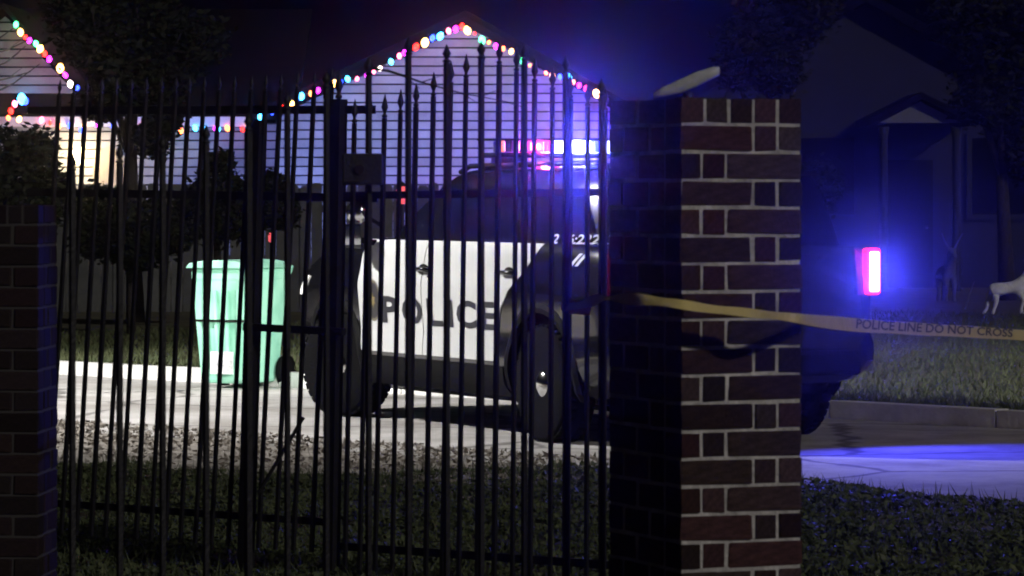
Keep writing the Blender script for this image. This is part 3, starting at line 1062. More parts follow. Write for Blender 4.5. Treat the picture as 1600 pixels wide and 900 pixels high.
for y, c, s, w in mods:
    mm = glow('module_%s_%d' % (c, s), MC[c], s) if s else mat('module_off', (.05, .05, .06), .3)
    x1 = .135 if c != 'amber' else -.09
    MB().box((-.135, y - w / 2, .028), (x1, y + w / 2, .104)).build('lamp_module', mm, lb, bevel=.008)
MB().box((-.15, -.67, .106), (.15, .67, .118)).build('bar_lid', M_trim, lb, bevel=.01)
# the light those modules give off: side and rear wash
point('bar_blue_light', (-.14, .02, .066), 1500, (.04, .05, 1), .025, lb)
point('bar_white_light', (-.14, .045, .066), 50, (.62, .62, 1), .02, lb)
point('bar_red_light', (-.14, .34, .066), 90, (1, .05, .22), .025, lb)


for sy in (1, -1):
    o = spot('headlight_beam', (2.5, sy * .72, .93), (8.0, sy * .72 + .2, .55), 330, (1, .97, .92), 34, .8, .06, car)

# ------------------------------------------------------------------ brick pillars
def brick_mesh(m, seed):
    bm = bmesh.new()
    bmesh.ops.create_cube(bm, size=1.0)
    bmesh.ops.bevel(bm, geom=list(bm.edges), offset=.035, segments=1, affect='EDGES')
    r = random.Random(seed)
    for v in bm.verts:
        v.co += Vector((r.uniform(-.012, .012), r.uniform(-.02, .02), r.uniform(-.035, .035)))
    me = bpy.data.meshes.new('brick')
    bm.to_mesh(me)
    bm.free()
    me.materials.append(m)
    return me


BRICK = [brick_mesh(M_brick, k) for k in range(6)]
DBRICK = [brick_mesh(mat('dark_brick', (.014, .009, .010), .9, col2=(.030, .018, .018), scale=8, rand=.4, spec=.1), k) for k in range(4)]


def brick_pillar(corner, phi, wf, wd, height, label, course=.0677, patt=None, dpatt=None, dark=False):
    """corner: near corner; front face runs along local +x, flank along local +y"""
    t = empty('brick_pillar', corner, phi, label=label, cat='pillar')
    J = .0082
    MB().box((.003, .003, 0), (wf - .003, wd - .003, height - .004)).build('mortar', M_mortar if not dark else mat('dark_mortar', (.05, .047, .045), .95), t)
    n = int(height / course)
    for r in range(n):
        z0, z1 = r * course + J, (r + 1) * course
        top_row = r == n - 1
        cuts = patt[r % 2] if not top_row else [0, .2, .4, .6, .8, 1]
        dc = dpatt[r % 2]

        def put(x0, x1, y0, y1):
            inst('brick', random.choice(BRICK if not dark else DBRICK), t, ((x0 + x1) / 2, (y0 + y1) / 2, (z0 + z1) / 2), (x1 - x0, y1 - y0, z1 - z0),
                 (random.uniform(-.006, .006), random.uniform(-.009, .009), random.uniform(-.014, .014)))
        for a, b in zip(cuts, cuts[1:]):
            o = random.uniform(-.0045, .0008)
            put(a * wf + (J / 2 if a > 0 else 0), b * wf - (J / 2 if b < 1 else 0), o, .095)
        for a, b in zip(dc, dc[1:]):
            y0, y1 = .095 + J + a * (wd - .095 - J), .095 + (b) * (wd - .095)
            o = random.uniform(-.002, .002)
            put(o, .09, y0, y1 - (J if b < 1 else 0))
            put(wf - .09, wf - o, y0, y1 - (J if b < 1 else 0))
    return t


PHI = R(22)
KD = 9.3
kc = PX(1064, 300, KD)
brick_pillar((kc.x, kc.y, 0), PHI, .325, .44, 1.83, 'red brick gate pillar with pale mortar in front of the police car', .0677,
             ([0, .17, .375, 1], [0, .60, .80, 1]), ([0, .5, 1], [0, .28, .75, 1]))
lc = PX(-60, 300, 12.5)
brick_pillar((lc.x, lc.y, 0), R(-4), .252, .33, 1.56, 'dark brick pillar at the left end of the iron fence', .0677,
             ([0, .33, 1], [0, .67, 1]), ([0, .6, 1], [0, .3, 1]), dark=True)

# tilted pale lamp on the pillar top
ft = PX(1076, 155, 9.36)
fx_ = empty('solar_light', (ft.x, ft.y, 1.822), R(-4), label='pale grey tilted lamp head on top of the red brick pillar', cat='lamp')
MB().tube([(0, 0, 0), (0, 0, .02)], .012, 8).build('foot', M_iron, fx_)
hd = MB()
prf = [(-.085, .004, .008), (-.06, .008, .022), (-.02, .016, .032), (.02, .032, .034), (.06, .052, .026), (.075, .060, .018)]
vs = []
for x, z, h in prf:
    for y, k in ((-.035, 0), (.035, 0), (.035, 1), (-.035, 1)):
        vs.append((x, y, z + .004 + k * h))
fs = [(0, 1, 2, 3), (23, 22, 21, 20)]
for i in range(5):
    for k in range(4):
        fs.append((i * 4 + k, i * 4 + (k + 1) % 4, i * 4 + 4 + (k + 1) % 4, i * 4 + 4 + k))
hd.add(vs, fs).build('lamp_head', mat('pale_plastic', (.55, .56, .6), .5, var=.15, scale=30), fx_, True)

# ------------------------------------------------------------------ iron fences and gate
# far line: from photo column 60 at 16.7 m to column 955 at 14.9 m; sagging bars lean to the right at the left end
pB0, pB1 = Vector(((60 - 800) / F * 16.7, 16.7)), Vector(((955 - 800) / F * 14.9, 14.9))


def onB(px):
    """ground point of the far fence line seen at photo column px"""
    k = (px - 800) / F
    d = pB1 - pB0
    t = (k * pB0.y - pB0.x) / (d.x - k * d.y)
    return pB0 + d * t


dirB = (pB1 - pB0).normalized()
FINIAL = MB().lathe([(.008, 0), (.016, .006), (.016, .016), (.008, .022), (.010, .035), (.020, .06), (.014, .085), (.002, .135)], 8).mesh('finial', M_iron, True)
M_iron2 = M_iron


def bar_thing(parent, px600, z0, z1, w, lean, finial, base):
    """one upright bar crossing photo row 600 at column px600"""
    g = onB(px600)
    lean += random.uniform(-.004, .004)
    zc = CAMZ - 300.0 / F * g.y
    p = Vector((g.x, g.y, 0)) - base
    a = p + Vector((dirB.x * lean * (z0 - zc), dirB.y * lean * (z0 - zc), z0))
    b = p + Vector((dirB.x * lean * (z1 - zc), dirB.y * lean * (z1 - zc), z1))
    o = MB().bar(a, b, w, w, (dirB.x, dirB.y, 0)).build('bar', M_iron, parent)
    if finial:
        f = inst('finial', FINIAL, o, b, (finial, finial, finial), (0, math.atan(lean), 0))
    return o


gl = onB(60)
baseL = Vector((gl.x, gl.y, 0))
fl = empty('iron_fence', baseL, label='leaning black iron fence with close bars left of the gate', cat='fence')


def leanB(px):
    return interp([(60, .080), (300, .072), (500, .055), (700, .03), (950, .004)], px)


for px in (66.7, 87.5, 109, 132.4, 155.5, 178, 201.8, 225.8, 249, 271, 294.7, 318, 342.7, 369, 392, 416, 442.6, 470, 498):
    zt = interp([(60, 2.02), (380, 2.02), (470, 2.03), (520, 2.06)], px)
    bar_thing(fl, px, .12, zt, random.uniform(.014, .016), leanB(px), .5, baseL)


def railB(parent, xa, xb, za, zb, h, base, name='rail', off=.016):
    a, b = onB(xa), onB(xb)
    nrm = Vector((-dirB.y, dirB.x, 0)) * off
    MB().bar(Vector((a.x, a.y, za)) - base + nrm, Vector((b.x, b.y, zb)) - base + nrm, h, .012, (0, 0, 1)).build(name, M_iron, parent)


railB(fl, 20, 508, .25, .245, .03, baseL)
railB(fl, 40, 585, 1.60, 1.575, .034, baseL)
railB(fl, 40, 582, 1.955, 1.935, .034, baseL)
gg = onB(522)
baseG = Vector((gg.x, gg.y, 0))
gt = empty('iron_gate', baseG, label='arched black iron gate with spear tips in front of the police car', cat='gate')
ARCH = [(545, 1.88), (568, 1.90), (597, 1.90), (622, 1.92), (648, 1.945), (672, 1.985), (700, 2.03), (720, 2.05), (745, 2.08), (767, 2.11), (793, 2.10), (823, 2.04), (848, 2.02), (868, 1.99), (920, 1.93), (950, 1.91)]
for px in (545, 568, 592, 618, 643, 670, 696, 721, 748, 775, 803, 831, 861, 888, 917, 944):
    bar_thing(gt, px, .06, interp(ARCH, px + 2), random.uniform(.014, .017), leanB(px) * .6, .72, baseG)
railB(gt, 528, 965, .15, .15, .032, baseG)
railB(gt, 528, 965, 1.585, 1.60, .03, baseG)
for px, w in ((522, .052),):
    bar_thing(gt, px, 0, 1.98, w, .02, .9, baseG).name = 'post'
bar_thing(fl, 392, 0, 1.9, .052, .035, 0, baseL).name = 'post'
MB().bar(Vector((*onB(384), .64)) - baseG + Vector((0, -.05, .40)), Vector((*onB(538), .64)) - baseG + Vector((0, -.05, .39)), .030, .03, (0, 0, 1)).build('latch_bar', M_iron, gt)
# drop rod that slants to the ground
a, b = PX(474, 652, 15.7), PX(404, 770, 15.75)
MB().tube([a - baseG, b - baseG], .008, 6).build('drop_rod', M_iron, gt)

# near railing: widely spaced bars, 8.6 m to 10 m away
pA0, pA1 = Vector(((40 - 800) / F * 8.9, 8.9)), Vector(((952 - 800) / F * 9.95, 9.95))


def onA(px):
    k = (px - 800) / F
    d = pA1 - pA0
    t = (k * pA0.y - pA0.x) / (d.x - k * d.y)
    return pA0 + d * t


dA = (pA1 - pA0).normalized()
ga = onA(113)
baseA = Vector((ga.x, ga.y, 0))
ra = empty('iron_railing', baseA, label='nearest black iron railing with widely spaced thick bars', cat='railing')
TIP = MB().lathe([(.009, 0), (.017, .004), (.017, .012), (.009, .018), (.011, .028), (.018, .045), (.012, .062), (.002, .092)], 8).mesh('finial', M_iron, True)
for px, w, top in ((113, .018, 268), (187, .018, 255), (254, .018, 240), (322, .018, 225), (388, .022, 205), (449, .017, 172), (510, .017, 138), (576, .018, 118), (638, .018, 86),
                   (698, .019, 98), (752, .018, 92), (819, .018, 95), (884, .019, 115), (940, .018, 150)):
    g = onA(px)
    zt = CAMZ - (top - HZ) / F * g.y
    p = Vector((g.x, g.y, 0)) - baseA
    o = MB().bar(p + Vector((0, 0, .05)), p + Vector((0, 0, zt)), w * .66, w * .66, (dA.x, dA.y, 0)).build('bar', M_iron, ra)
    inst('finial', TIP, o, p + Vector((0, 0, zt)), (.62, .62, .5))
for zz in (.14,):
    a, b = onA(40), onA(952)
    MB().bar(Vector((a.x, a.y + .016, zz)) - baseA, Vector((b.x, b.y + .016, zz)) - baseA, .03, .012, (0, 0, 1)).build('rail', M_iron, ra)
# lock box clamped to a bar
g = onA(566)
p = Vector((g.x, g.y, 0)) - baseA
zb = CAMZ - (265 - HZ) / F * g.y
lk = MB().box((p.x - .048, p.y - .035, zb - .038), (p.x + .052, p.y - .012, zb + .04)).build('lock_box', M_iron, ra, bevel=.004)
MB().lathe([(.012, -.043), (.012, -.036)], 12, 'y', (p.x - .005, p.y, zb)).build('lock_cylinder', M_chrome, lk)
MB().box((p.x - .046, p.y - .039, zb - .032), (p.x - .008, p.y - .0355, zb - .029)).build('lock_edge', M_chrome, lk)

# dangling dead creeper between the spear tips
cw = [(584, 106), (608, 111), (632, 118), (660, 128), (690, 136), (722, 146), (752, 150), (790, 158), (818, 166)]
c0 = PX(584, 106, 9.5)
cr = MB().tube([PX(a, b + random.uniform(-2, 2), 9.46 + .0018 * (a - 584) ** 1) - c0 for a, b in cw], [.004, .0035, .003, .0025, .002, .002, .0016, .0014, .001], 6)
for (a, b, c, d) in ((660, 128, 690, 118), (722, 146, 745, 160), (632, 118, 655, 138), (752, 150, 780, 140)):
    cr.tube([PX(a, b, 9.46 + .0018 * (a - 584)) - c0, PX(c, d, 9.46 + .0018 * (c - 584)) - c0], [.002, .0008], 5)
o = cr.build('dead_creeper', M_bark, None, label='thin dead creeper strung between the iron spear tips', cat='creeper')
o.location = c0

# ------------------------------------------------------------------ barrier tape
TP = [(886, 480, 9.86, 0.019, 55), (905, 477, 9.70, 0.021, 62), (930, 469, 9.55, 0.019, 25), (950, 466, 9.40, 0.016, 70), (985, 467, 9.25, 0.019, 20), (1020, 470, 9.18, 0.019, 45), (1064, 476, 9.13, 0.021, 55),
      (1120, 484, 9.16, 0.022, 58), (1180, 490, 9.19, 0.022, 60), (1250, 498, 9.23, 0.024, 58), (1300, 504, 9.8, 0.025, 34), (1340, 508, 10.2, 0.025, 34), (1400, 512, 10.8, 0.025, 34), (1470, 516, 11.5, 0.025, 34),
      (1540, 520, 12.2, 0.025, 34), (1600, 524, 12.8, 0.025, 34), (1680, 529, 13.6, 0.025, 34), (1760, 534, 14.4, 0.025, 34)]


def cr1(p0, p1, p2, p3, t):
    return .5 * (2 * p1 + (p2 - p0) * t + (2 * p0 - 5 * p1 + 4 * p2 - p3) * t * t + (3 * p1 - p0 - 3 * p2 + p3) * t ** 3)


tape_st = []
for i in range(len(TP) - 1):
    q = [TP[max(0, i - 1)], TP[i], TP[i + 1], TP[min(len(TP) - 1, i + 2)]]
    for k in range(8):
        t = k / 8
        tape_st.append([cr1(*[float(e[j]) for e in q], t) for j in range(5)])
tape_st.append([float(e) for e in TP[-1]])


def tape_pt(px, v, off=0.0):
    """v -1..1 across the band"""
    for a, b in zip(tape_st, tape_st[1:]):
        if a[0] <= px <= b[0]:
            t = (px - a[0]) / (b[0] - a[0])
            e = [lerp(a[j], b[j], t) for j in range(5)]
            break
    else:
        e = tape_st[-1]
    c = PX(px, e[1], e[2])
    an = R(e[4])
    wv = Vector((.25 * math.sin(an), math.sin(an), math.cos(an)))       # across the band
    nv = Vector((0, -math.cos(an), math.sin(an)))
    return c + wv * v * e[3] * .82 + nv * off


tb = tape_pt(900, 0)
tp = empty('barrier_tape', tb, label='yellow police tape with black lettering stretched across the brick pillar', cat='tape')
cols = [s[0] for s in tape_st]
vs, fs = [], []
NV = 4
for px in cols:
    for j in range(NV + 1):
        v = lerp(-1, 1, j / NV)
        vs.append(tape_pt(px, v, .0012 * math.sin(px * .07 + v * 2)) - tb)
w = NV + 1
for i in range(len(cols) - 1):
    for j in range(NV):
        fs.append((i * w + j, i * w + j + 1, (i + 1) * w + j + 1, (i + 1) * w + j))
me_band = raw('band', vs, fs, M_tape, tp)
sm = me_band.modifiers.new('thickness', 'SOLIDIFY')
sm.thickness = .0008
for txt, xa, xb in (('POLICE LINE DO NOT CROSS', 1338, 1582),):
    tv, tf = text_mesh(txt, .012)
    vs = [tape_pt(lerp(xa, xb, u), lerp(-.74, .74, v), .008) - tb for u, v in tv]
    raw('lettering', vs, tf, M_letter, tp, kind='stuff')
# knot round the bar
kp = PX(888, 480, 9.88) - tb
kb = MB().tube([kp + Vector((.012 * math.cos(t), .012 * math.sin(t), .006 * math.sin(3 * t))) for t in [i * .7 for i in range(10)]], [.008] * 10, 6)
kb.add([kp + Vector(q) for q in ((0, -.012, .022), (.06, -.03, .012), (.055, -.028, -.02), (.002, -.012, -.016), (.03, -.034, .0))], [(0, 1, 4), (1, 2, 4), (2, 3, 4), (3, 0, 4)])
kb.build('knot', mat('tape_orange', (.75, .34, .10), .5), tp)

# ------------------------------------------------------------------ wheeled bin by the kerb
bD = 31.3
bp_ = PX(375, 300, bD)
bn = empty('wheeled_bin', (bp_.x, bp_.y, .010), R(-24), label='bright green wheeled bin standing behind the kerb', cat='bin')
bb = MB()
wt, dt, wb_, db, hh = .275, .33, .225, .26, .97
vs = []
for z, t in ((.04, 0), (.5, .55), (hh - .1, .95), (hh - .08, 1.06), (hh, 1.08)):
    a, c = lerp(wb_, wt, t), lerp(db, dt, t)
    for sx, sy in ((-1, -1), (1, -1), (1, 1), (-1, 1)):
        vs.append((sx * a, sy * c, z))
fs = [(0, 3, 2, 1), (16, 17, 18, 19)]
for i in range(4):
    for k in range(4):
        fs.append((i * 4 + k, i * 4 + (k + 1) % 4, i * 4 + 4 + (k + 1) % 4, i * 4 + 4 + k))
bb.add(vs, fs).build('body', M_bin, bn, bevel=.03)
lid = MB()
vs = []
for x, z in ((-.297, .0), (-.265, .04), (-.15, .06), (0, .066), (.15, .06), (.265, .04), (.297, 0)):
    for y in (-.385, .37):
        vs.append((x, y, hh + .004 + z))
fs = [(2 * i, 2 * i + 1, 2 * i + 3, 2 * i + 2) for i in range(6)] + [(0, 12, 13, 1), tuple(range(0, 14, 2)), tuple(range(13, 0, -2))]
lid.add(vs, fs).build('lid', M_bin, bn, bevel=.008)
MB().tube([(-.24, .41, hh - .05), (-.24, .47, hh + .0), (.24, .47, hh + .0), (.24, .41, hh - .05)], .016, 8).build('handle', M_bin, bn, True)
MB().bar((-.22, -.335, .55), (.22, -.335, .55), .03, .02).build('lift_bar', M_chrome, bn)
for s in (-1, 1):
    MB().lathe([(.03, -.035), (.125, -.03), (.13, 0), (.125, .03), (.03, .035)], 20, 'x', (s * .285, .26, .125)).build('wheel', M_rubber, bn, True)
for k in range(4):
    xx = -.15 + .10 * k
    MB().bar((xx * .92, -.292, .18), (xx * 1.06, -.338, .80), .022, .02, (1, 0, 0)).build('rib', M_bin, bn)
MB().box((-.10, -.322, .12), (.10, -.30, .30)).build('sticker', mat('sticker', (.6, .62, .66), .5, var=.6, scale=14), bn)

# ------------------------------------------------------------------ white reindeer decorations
def animal(name, loc, rz, label, verts, edges, radii, m, cat, scale=1.0):
    me = bpy.data.meshes.new(name)
    me.from_pydata([tuple(c * scale for c in v) for v in verts], edges, [])
    me.materials.append(m)
    o = bpy.data.objects.new(name, me)
    o.location = loc
    o.rotation_euler = (0, 0, rz)
    link(o, None, label=label, cat=cat)
    sk = o.modifiers.new('skin', 'SKIN')
    for i, r in enumerate(radii):
        me.skin_vertices[0].data[i].radius = (r * scale, r * scale)
    me.skin_vertices[0].data[0].use_root = True
    ss = o.modifiers.new('sub', 'SUBSURF')
    ss.levels = ss.render_levels = 2
    return o


# x forward (towards the right of the picture)
DV = [(0, 0, .40), (.12, 0, .39), (.26, 0, .41), (.36, 0, .44), (.43, 0, .54), (.48, 0, .64), (.57, 0, .62), (.64, 0, .59),       # hip..muzzle 0-7
      (-.04, .05, .30), (-.10, .05, .20), (-.12, .05, .10), (-.18, .05, .015),                                                    # hind leg a 8-11
      (-.01, -.05, .30), (.0, -.05, .20), (-.03, -.05, .10), (-.06, -.05, .015),                                                  # hind leg b 12-15
      (.36, .05, .32), (.42, .05, .22), (.38, .05, .10), (.40, .05, .015),                                                        # fore leg 16-19
      (.34, -.05, .32), (.40, -.05, .22), (.36, -.05, .10), (.36, -.05, .015),                                                    # 20-23
      (-.09, 0, .44), (.47, .05, .71), (.47, -.05, .71),                                                                          # tail, ears 24-26
      (.47, .03, .68), (.44, .09, .80), (.50, .14, .90), (.47, -.03, .68), (.44, -.09, .80), (.50, -.14, .90)]                   # antlers 27-32
DE = [(0, 1), (1, 2), (2, 3), (3, 4), (4, 5), (5, 6), (6, 7), (0, 8), (8, 9), (9, 10), (10, 11), (0, 12), (12, 13), (13, 14), (14, 15), (3, 16), (16, 17), (17, 18), (18, 19), (3, 20), (20, 21), (21, 22), (22, 23),
      (0, 24), (5, 27), (27, 28), (28, 29), (5, 30), (30, 31), (31, 32)]
DR = [.095, .09, .09, .095, .062, .052, .042, .028, .062, .036, .024, .026, .062, .036, .024, .026, .05, .032, .022, .026, .05, .032, .022, .026, .03, .018, .018, .016, .013, .008, .016, .013, .008]
DE += [(5, 25), (5, 26)]
q = PX(1556, 493, 46.5)
animal('reindeer', (q.x, 46.5, .105), R(3), 'white reindeer figure standing on the dark lawn at the edge', DV, DE, DR, M_deer, 'reindeer', .84)
q = PX(1473, 480, 52)
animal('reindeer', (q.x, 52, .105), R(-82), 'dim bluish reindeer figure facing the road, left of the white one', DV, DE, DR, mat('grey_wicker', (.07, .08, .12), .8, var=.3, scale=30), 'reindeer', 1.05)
q = PX(1508, 505, 49)
st = MB().tube([(0, 0, 0), (.06, 0, .22), (.12, 0, .36)], [.012, .011, .006], 6).build('garden_stake', M_wood, None, label='thin slanted garden stake between the two reindeer', cat='stake')
st.location = (q.x, 49, .10)
# small red lantern glowing beyond the bonnet
for px, py, D, s, lab in ((628, 305, 44, 1.0, 'glowing red lantern on a post seen past the police car windscreen'), (424, 371, 44, .55, 'tiny red marker light on a post above the green bin')):
    q = PX(px, py, D)
    t = empty('red_lantern', (q.x, q.y, .1), label=lab, cat='lantern', group='red yard lights')
    MB().tube([(0, 0, 0), (0, 0, q.z - .1 - .1 * s)], .018, 8).build('post', M_iron, t)
    MB().lathe([(.03 * s, -.10 * s), (.06 * s, -.08 * s), (.065 * s, .06 * s), (.035 * s, .10 * s)], 10, 'z', (0, 0, q.z - .1)).build('lamp_glass', glow('lantern_red', (1, .12, .14), 1.1), t, True)
    MB().lathe([(.075 * s, .10 * s), (.03 * s, .14 * s), (.005, .16 * s)], 10, 'z', (0, 0, q.z - .1)).build('cap', M_iron, t, True)


# ------------------------------------------------------------------ vegetation
def leaf_cloud(centers, count, size, seed, flat=.5):
    rnd = random.Random(seed)
    vs, fs = [], []
    for i in range(count):
        c, r, sq = centers[rnd.randrange(len(centers))]
        while True:
            d = Vector((rnd.uniform(-1, 1), rnd.uniform(-1, 1), rnd.uniform(-1, 1)))
            if .05 < d.length < 1:
                break
        d = d.normalized() * (d.length ** .5) * (1 if rnd.random() < .82 else rnd.uniform(1.0, 1.5))
        p = Vector(c) + Vector((d.x * r, d.y * r, d.z * r * sq))
        s = size * rnd.uniform(.6, 1.4)
        a = Vector((rnd.gauss(0, 1), rnd.gauss(0, 1), rnd.gauss(0, flat))).normalized()
        b = a.cross(Vector((rnd.gauss(0, 1), rnd.gauss(0, 1), rnd.gauss(0, 1)))).normalized()
        o = len(vs)
        vs += [p - a * s, p + b * s * .42 - a * .1 * s, p + a * s, p - b * s * .42 - a * .1 * s]
        fs.append((o, o + 1, o + 2, o + 3))
    return vs, fs


def tree(name, label, cat, base, height, crown, count, leaf, trunk_r, seed, group=None, spread=1.0):
    """crown: list of (x, y, z, r, squash) relative to the base"""
    t = empty(name, base, label=label, cat=cat, group=group)
    rnd = random.Random(seed)
    mb = MB()
    zt = min(c[2] for c in crown)
    lean = Vector((rnd.uniform(-.1, .1), rnd.uniform(-.1, .1), 0))
    trunk = [Vector((0, 0, 0)), Vector((0, 0, zt * .4)) + lean * .5, Vector((0, 0, zt * .9)) + lean]
    mb.tube(trunk, [trunk_r * 1.3, trunk_r, trunk_r * .8], 8)
    for x, y, z, r, s in crown:
        e = Vector((x, y, z))
        mid = trunk[2].lerp(e, .5) + Vector((rnd.uniform(-.1, .1), rnd.uniform(-.1, .1), .08))
        mb.tube([trunk[2], mid, e], [trunk_r * .6, trunk_r * .38, trunk_r * .15], 6)
        for k in range(4):
            d = Vector((rnd.gauss(0, 1), rnd.gauss(0, 1), rnd.gauss(0, .8))).normalized() * r * .95
            mb.tube([e, e + d * .5 + Vector((0, 0, .05)), e + d], [trunk_r * .16, trunk_r * .1, trunk_r * .03], 5)
    mb.build('trunk', M_bark, t, True)
    vs, fs = leaf_cloud([(Vector(c[:3]), c[3], c[4]) for c in crown], count, leaf, seed)
    raw('crown', vs, fs, M_leaf, t)
    return t


def crown_px(base, pts):
    """pts: (px, py, D, radius px, squash) -> relative crown lobes"""
    out = []
    for px, py, D, r, s in pts:
        p = PX(px, py, D) - Vector(base)
        out.append((p.x, p.y, p.z, r / F * D, s))
    return out


b0 = Vector((PX(212, 0, 44).x, 44, .1))
tree('oak_tree', 'tall dark leafy tree in front of the low house wing', 'tree', b0, 6, crown_px(b0, [
    (150, 60, 43.6, 60, .9), (215, 30, 44.4, 70, .9), (270, 80, 44, 60, .9), (190, 120, 43.6, 55, .8), (245, 140, 44.2, 52, .8), (160, 165, 44, 36, .7), (310, 60, 44.6, 48, .8), (240, 215, 43.8, 26, 1.1), (205, 215, 44.1, 16, 1.3), (120, 10, 44, 60, .8), (255, 185, 44, 30, .8)]),
     9000, .055, .085, 3)
b0 = Vector((PX(20, 0, 38).x, 38, .1))
tree('leafy_shrub', 'dark bushy shrub at the far left below the small gable', 'shrub', b0, 3, crown_px(b0, [
    (0, 250, 38, 66, .8), (48, 242, 38.3, 40, .9), (74, 290, 38.1, 30, .9), (30, 330, 38, 70, .7), (-40, 300, 38, 70, 1), (150, 320, 38.4, 40, .7)]), 7000, .05, .05, 5, 'garden shrubs')
b0 = Vector((PX(345, 0, 42).x, 42, .1))
tree('leafy_shrub', 'rounded dark shrub behind the green bin', 'shrub', b0, 3, crown_px(b0, [
    (340, 290, 42, 38, .8), (310, 320, 42.2, 38, .8), (385, 312, 42, 40, .8), (345, 345, 41.8, 50, .7), (430, 330, 42.1, 40, .7), (345, 255, 42, 20, .8), (420, 285, 42, 22, .8)]), 6500, .045, .045, 8, 'garden shrubs')
b0 = Vector((PX(205, 0, 40).x, 40, .1))
tree('leafy_shrub', 'low dark shrub under the tall leafy tree', 'shrub', b0, 2, crown_px(b0, [
    (190, 350, 40, 42, .8), (240, 345, 40.2, 40, .8), (150, 375, 40, 36, .8), (215, 390, 39.8, 44, .8), (270, 370, 40, 34, .8)]), 5000, .045, .04, 11, 'garden shrubs')
b0 = Vector((PX(1575, 0, 53).x, 53, .1))
tree('oak_tree', 'dark tree standing in front of the grey house at the right edge', 'tree', b0, 6, crown_px(b0, [
    (1560, 60, 53, 70, .9), (1620, 110, 53.4, 80, .9), (1540, 150, 53, 50, .9), (1590, 190, 53.2, 50, .8), (1650, 30, 53, 80, .9), (1500, 30, 53.4, 50, .8), (1610, 250, 53, 40, .9)]), 9000, .06, .10, 14)
b0 = Vector((PX(1215, 0, 50).x, 50, .1))
tree('oak_tree', 'dark tree crown showing above the red brick pillar', 'tree', b0, 6, crown_px(b0, [
    (1175, 60, 50, 50, .9), (1225, 40, 50.3, 60, .9), (1210, 110, 50, 44, .9), (1265, 15, 50, 44, .9), (1150, 110, 50.1, 34, .9), (1275, 290, 50, 40, 1)]), 8000, .055, .09, 17)
# bare twigs crossing the small gable
b0 = Vector((PX(-30, 0, 30).x, 30, .1))
tw = empty('bare_sapling', b0, label='bare twigs reaching across the small gable at the corner', cat='sapling')
mb = MB()
mb.tube([(0, 0, 0), PX(-25, 300, 30) - b0, PX(-20, 100, 30) - b0], [.05, .04, .02], 8)
rnd = random.Random(4)
for (a, b, c, d) in ((-20, 85, 45, 62), (-20, 110, 40, 72), (-22, 130, 48, 112), (-20, 150, 62, 100), (-22, 60, 20, 45)):
    p, q = PX(a, b, 30) - b0, PX(c, d, 30) - b0
    m_ = (p + q) / 2 + Vector((0, 0, rnd.uniform(-.04, .05)))
    mb.tube([p, m_, q], [.009, .007, .003], 5)
    mb.tube([m_, m_ + Vector((.10, .05, .08))], [.004, .0015], 5)
mb.build('trunk', M_bark, tw, True)

# grass on the far lawn
rnd = random.Random(21)


def blades(n, fn, h0, h1, w, lean):
    vs, fs = [], []
    for i in range(n):
        p = fn(rnd)
        if p is None:
            continue
        h = rnd.uniform(h0, h1)
        a = rnd.uniform(0, math.pi * 2)
        s = Vector((math.cos(a), math.sin(a), 0)) * w
        l_ = Vector((rnd.gauss(0, lean), rnd.gauss(0, lean), 0)) * h
        o = len(vs)
        vs += [p - s, p + s, p + l_ + Vector((0, 0, h))]
        fs.append((o, o + 1, o + 2))
    return vs, fs


def lawn_pt(r):
    t = -(.2 + 16 * r.random() ** 1.6)
    p = on_road(r.uniform(-11, 9), t, .105)
    if abs(p.x) > p.y * .15 + .4:
        return None
    if abs(p.y - WD) < .1:
        return None
    return p


vs, fs = blades(60000, lawn_pt, .025, .085, .008, .6)
raw('grass', vs, fs, M_grass, label='short lit grass on the lawn beyond the kerb', cat='grass', kind='stuff')


# leafy ground cover on this side of the road
def lump(x, y):
    return .5 + .5 * math.sin(x * 3.1 + y * 1.3) * math.sin(y * 2.3 - x * 1.1) + .35 * math.sin(x * 7.7 + 2) * math.sin(y * 6.1)


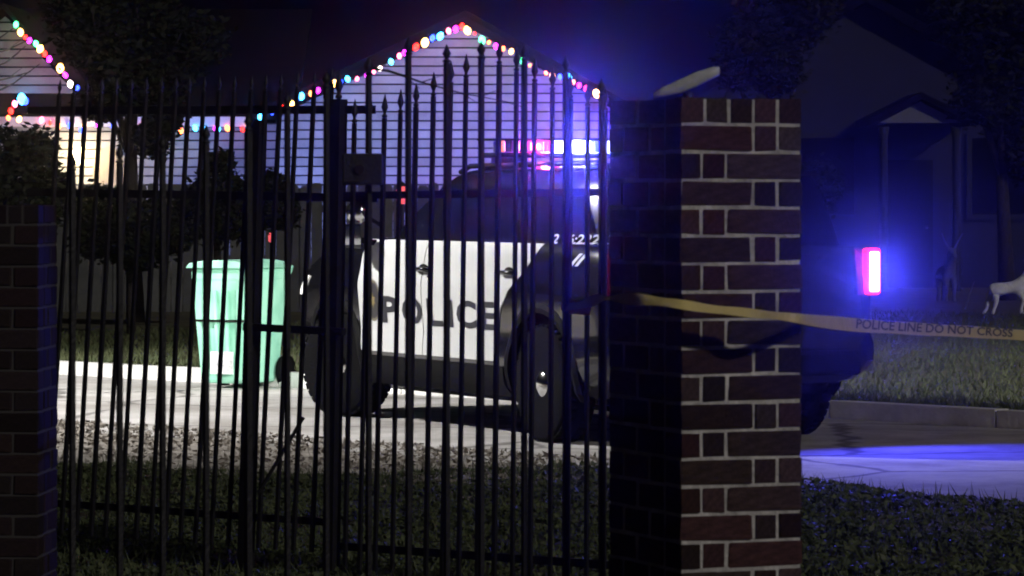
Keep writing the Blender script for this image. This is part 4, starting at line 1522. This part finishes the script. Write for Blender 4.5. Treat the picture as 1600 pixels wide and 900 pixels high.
vs, fs = [], []
rnd = random.Random(31)
cnt = 0
while cnt < 115000:
    D = rnd.uniform(13.2, 25.0)
    x = rnd.uniform(-.15, .15) * D
    p = Vector((x, D, 0))
    t = (((FAR_A + FAR_B) / 2) - p).dot(RN)
    edge = ROADW + widen((p - (FAR_A + FAR_B) / 2).dot(RD)) + (.06 if x > .2 else interp([(-4, 2.2), (-1.2, 1.5), (.2, .2)], x)) + .18 * math.sin(x * 5) * math.sin(D * 3)
    if t < edge:
        continue
    cnt += 1
    if rnd.random() > .22 + .75 * lump(x, D):
        continue
    hmax = (.02 + .075 * max(0, lump(x, D))) * min(1, (t - edge) / .5 + .25)
    if x < .3:
        hmax *= .6
    p.z = .01 + hmax * rnd.random()
    s = rnd.uniform(.009, .024)
    a = Vector((rnd.gauss(0, 1), rnd.gauss(0, 1), rnd.gauss(0, .5))).normalized()
    b = a.cross(Vector((rnd.gauss(0, .5), rnd.gauss(0, .5), 1))).normalized()
    o = len(vs)
    vs += [p - a * s, p + b * s * .6, p + a * s, p - b * s * .6]
    fs.append((o, o + 1, o + 2, o + 3))
    if rnd.random() < .25:
        o = len(vs)
        h = rnd.uniform(.04, .11)
        q = Vector((p.x, p.y, 0))
        l_ = Vector((rnd.gauss(0, .4), rnd.gauss(0, .4), 1)) * h
        vs += [q - a * .005, q + a * .005, q + l_]
        fs.append((o, o + 1, o + 2))
raw('ground_cover', vs, fs, M_cover, label='low dark leafy ground cover between the iron gate and the road', cat='ground cover', kind='stuff')
# dry leaves and stones on the bare verge
vs, fs = [], []
for i in range(13000):
    s_ = rnd.uniform(-9, 9)
    t = ROADW + rnd.uniform(-.1, 3.2) * rnd.random() ** .6
    p = on_road(s_, t, .012)
    if abs(p.x) > p.y * .16 or p.x > 1.2:
        continue
    if rnd.random() > .9 - .5 * max(0, min(1, (p.x + .5) / 1.5)):
        continue
    s = rnd.uniform(.012, .035)
    a = Vector((rnd.gauss(0, 1), rnd.gauss(0, 1), rnd.gauss(0, .35))).normalized()
    b = a.cross(Vector((rnd.gauss(0, .45), rnd.gauss(0, .45), 1))).normalized()
    o = len(vs)
    u = Vector((0, 0, rnd.uniform(.0, .02)))
    vs += [p - a * s + u, p + b * s * .6, p + a * s + u, p - b * s * .6]
    fs.append((o, o + 1, o + 2, o + 3))
raw('leaf_litter', vs, fs, M_litter, label='dry fallen leaves scattered on the bare verge', cat='leaf litter', kind='stuff')

# ------------------------------------------------------------------ thin haze added to imitate lens bloom around the lamps
hz = MB().box((-330, -90, -1.0), (330, 570, 9.0)).build('haze', mat('haze_shell', (1, 1, 1)), None, kind='stuff', label='thin added haze that gives the lamps their bloom', cat='haze')
hm = bpy.data.materials.new('haze')
hm.use_nodes = True
hn, hl = hm.node_tree.nodes, hm.node_tree.links
hn.remove(hn['Principled BSDF'])
pv = hn.new('ShaderNodeVolumePrincipled')
pv.inputs['Color'].default_value = (.85, .87, 1, 1)
pv.inputs['Density'].default_value = .00095
pv.inputs['Anisotropy'].default_value = .984
hl.new(pv.outputs[0], hn['Material Output'].inputs['Volume'])
hz.data.materials.clear()
hz.data.materials.append(hm)
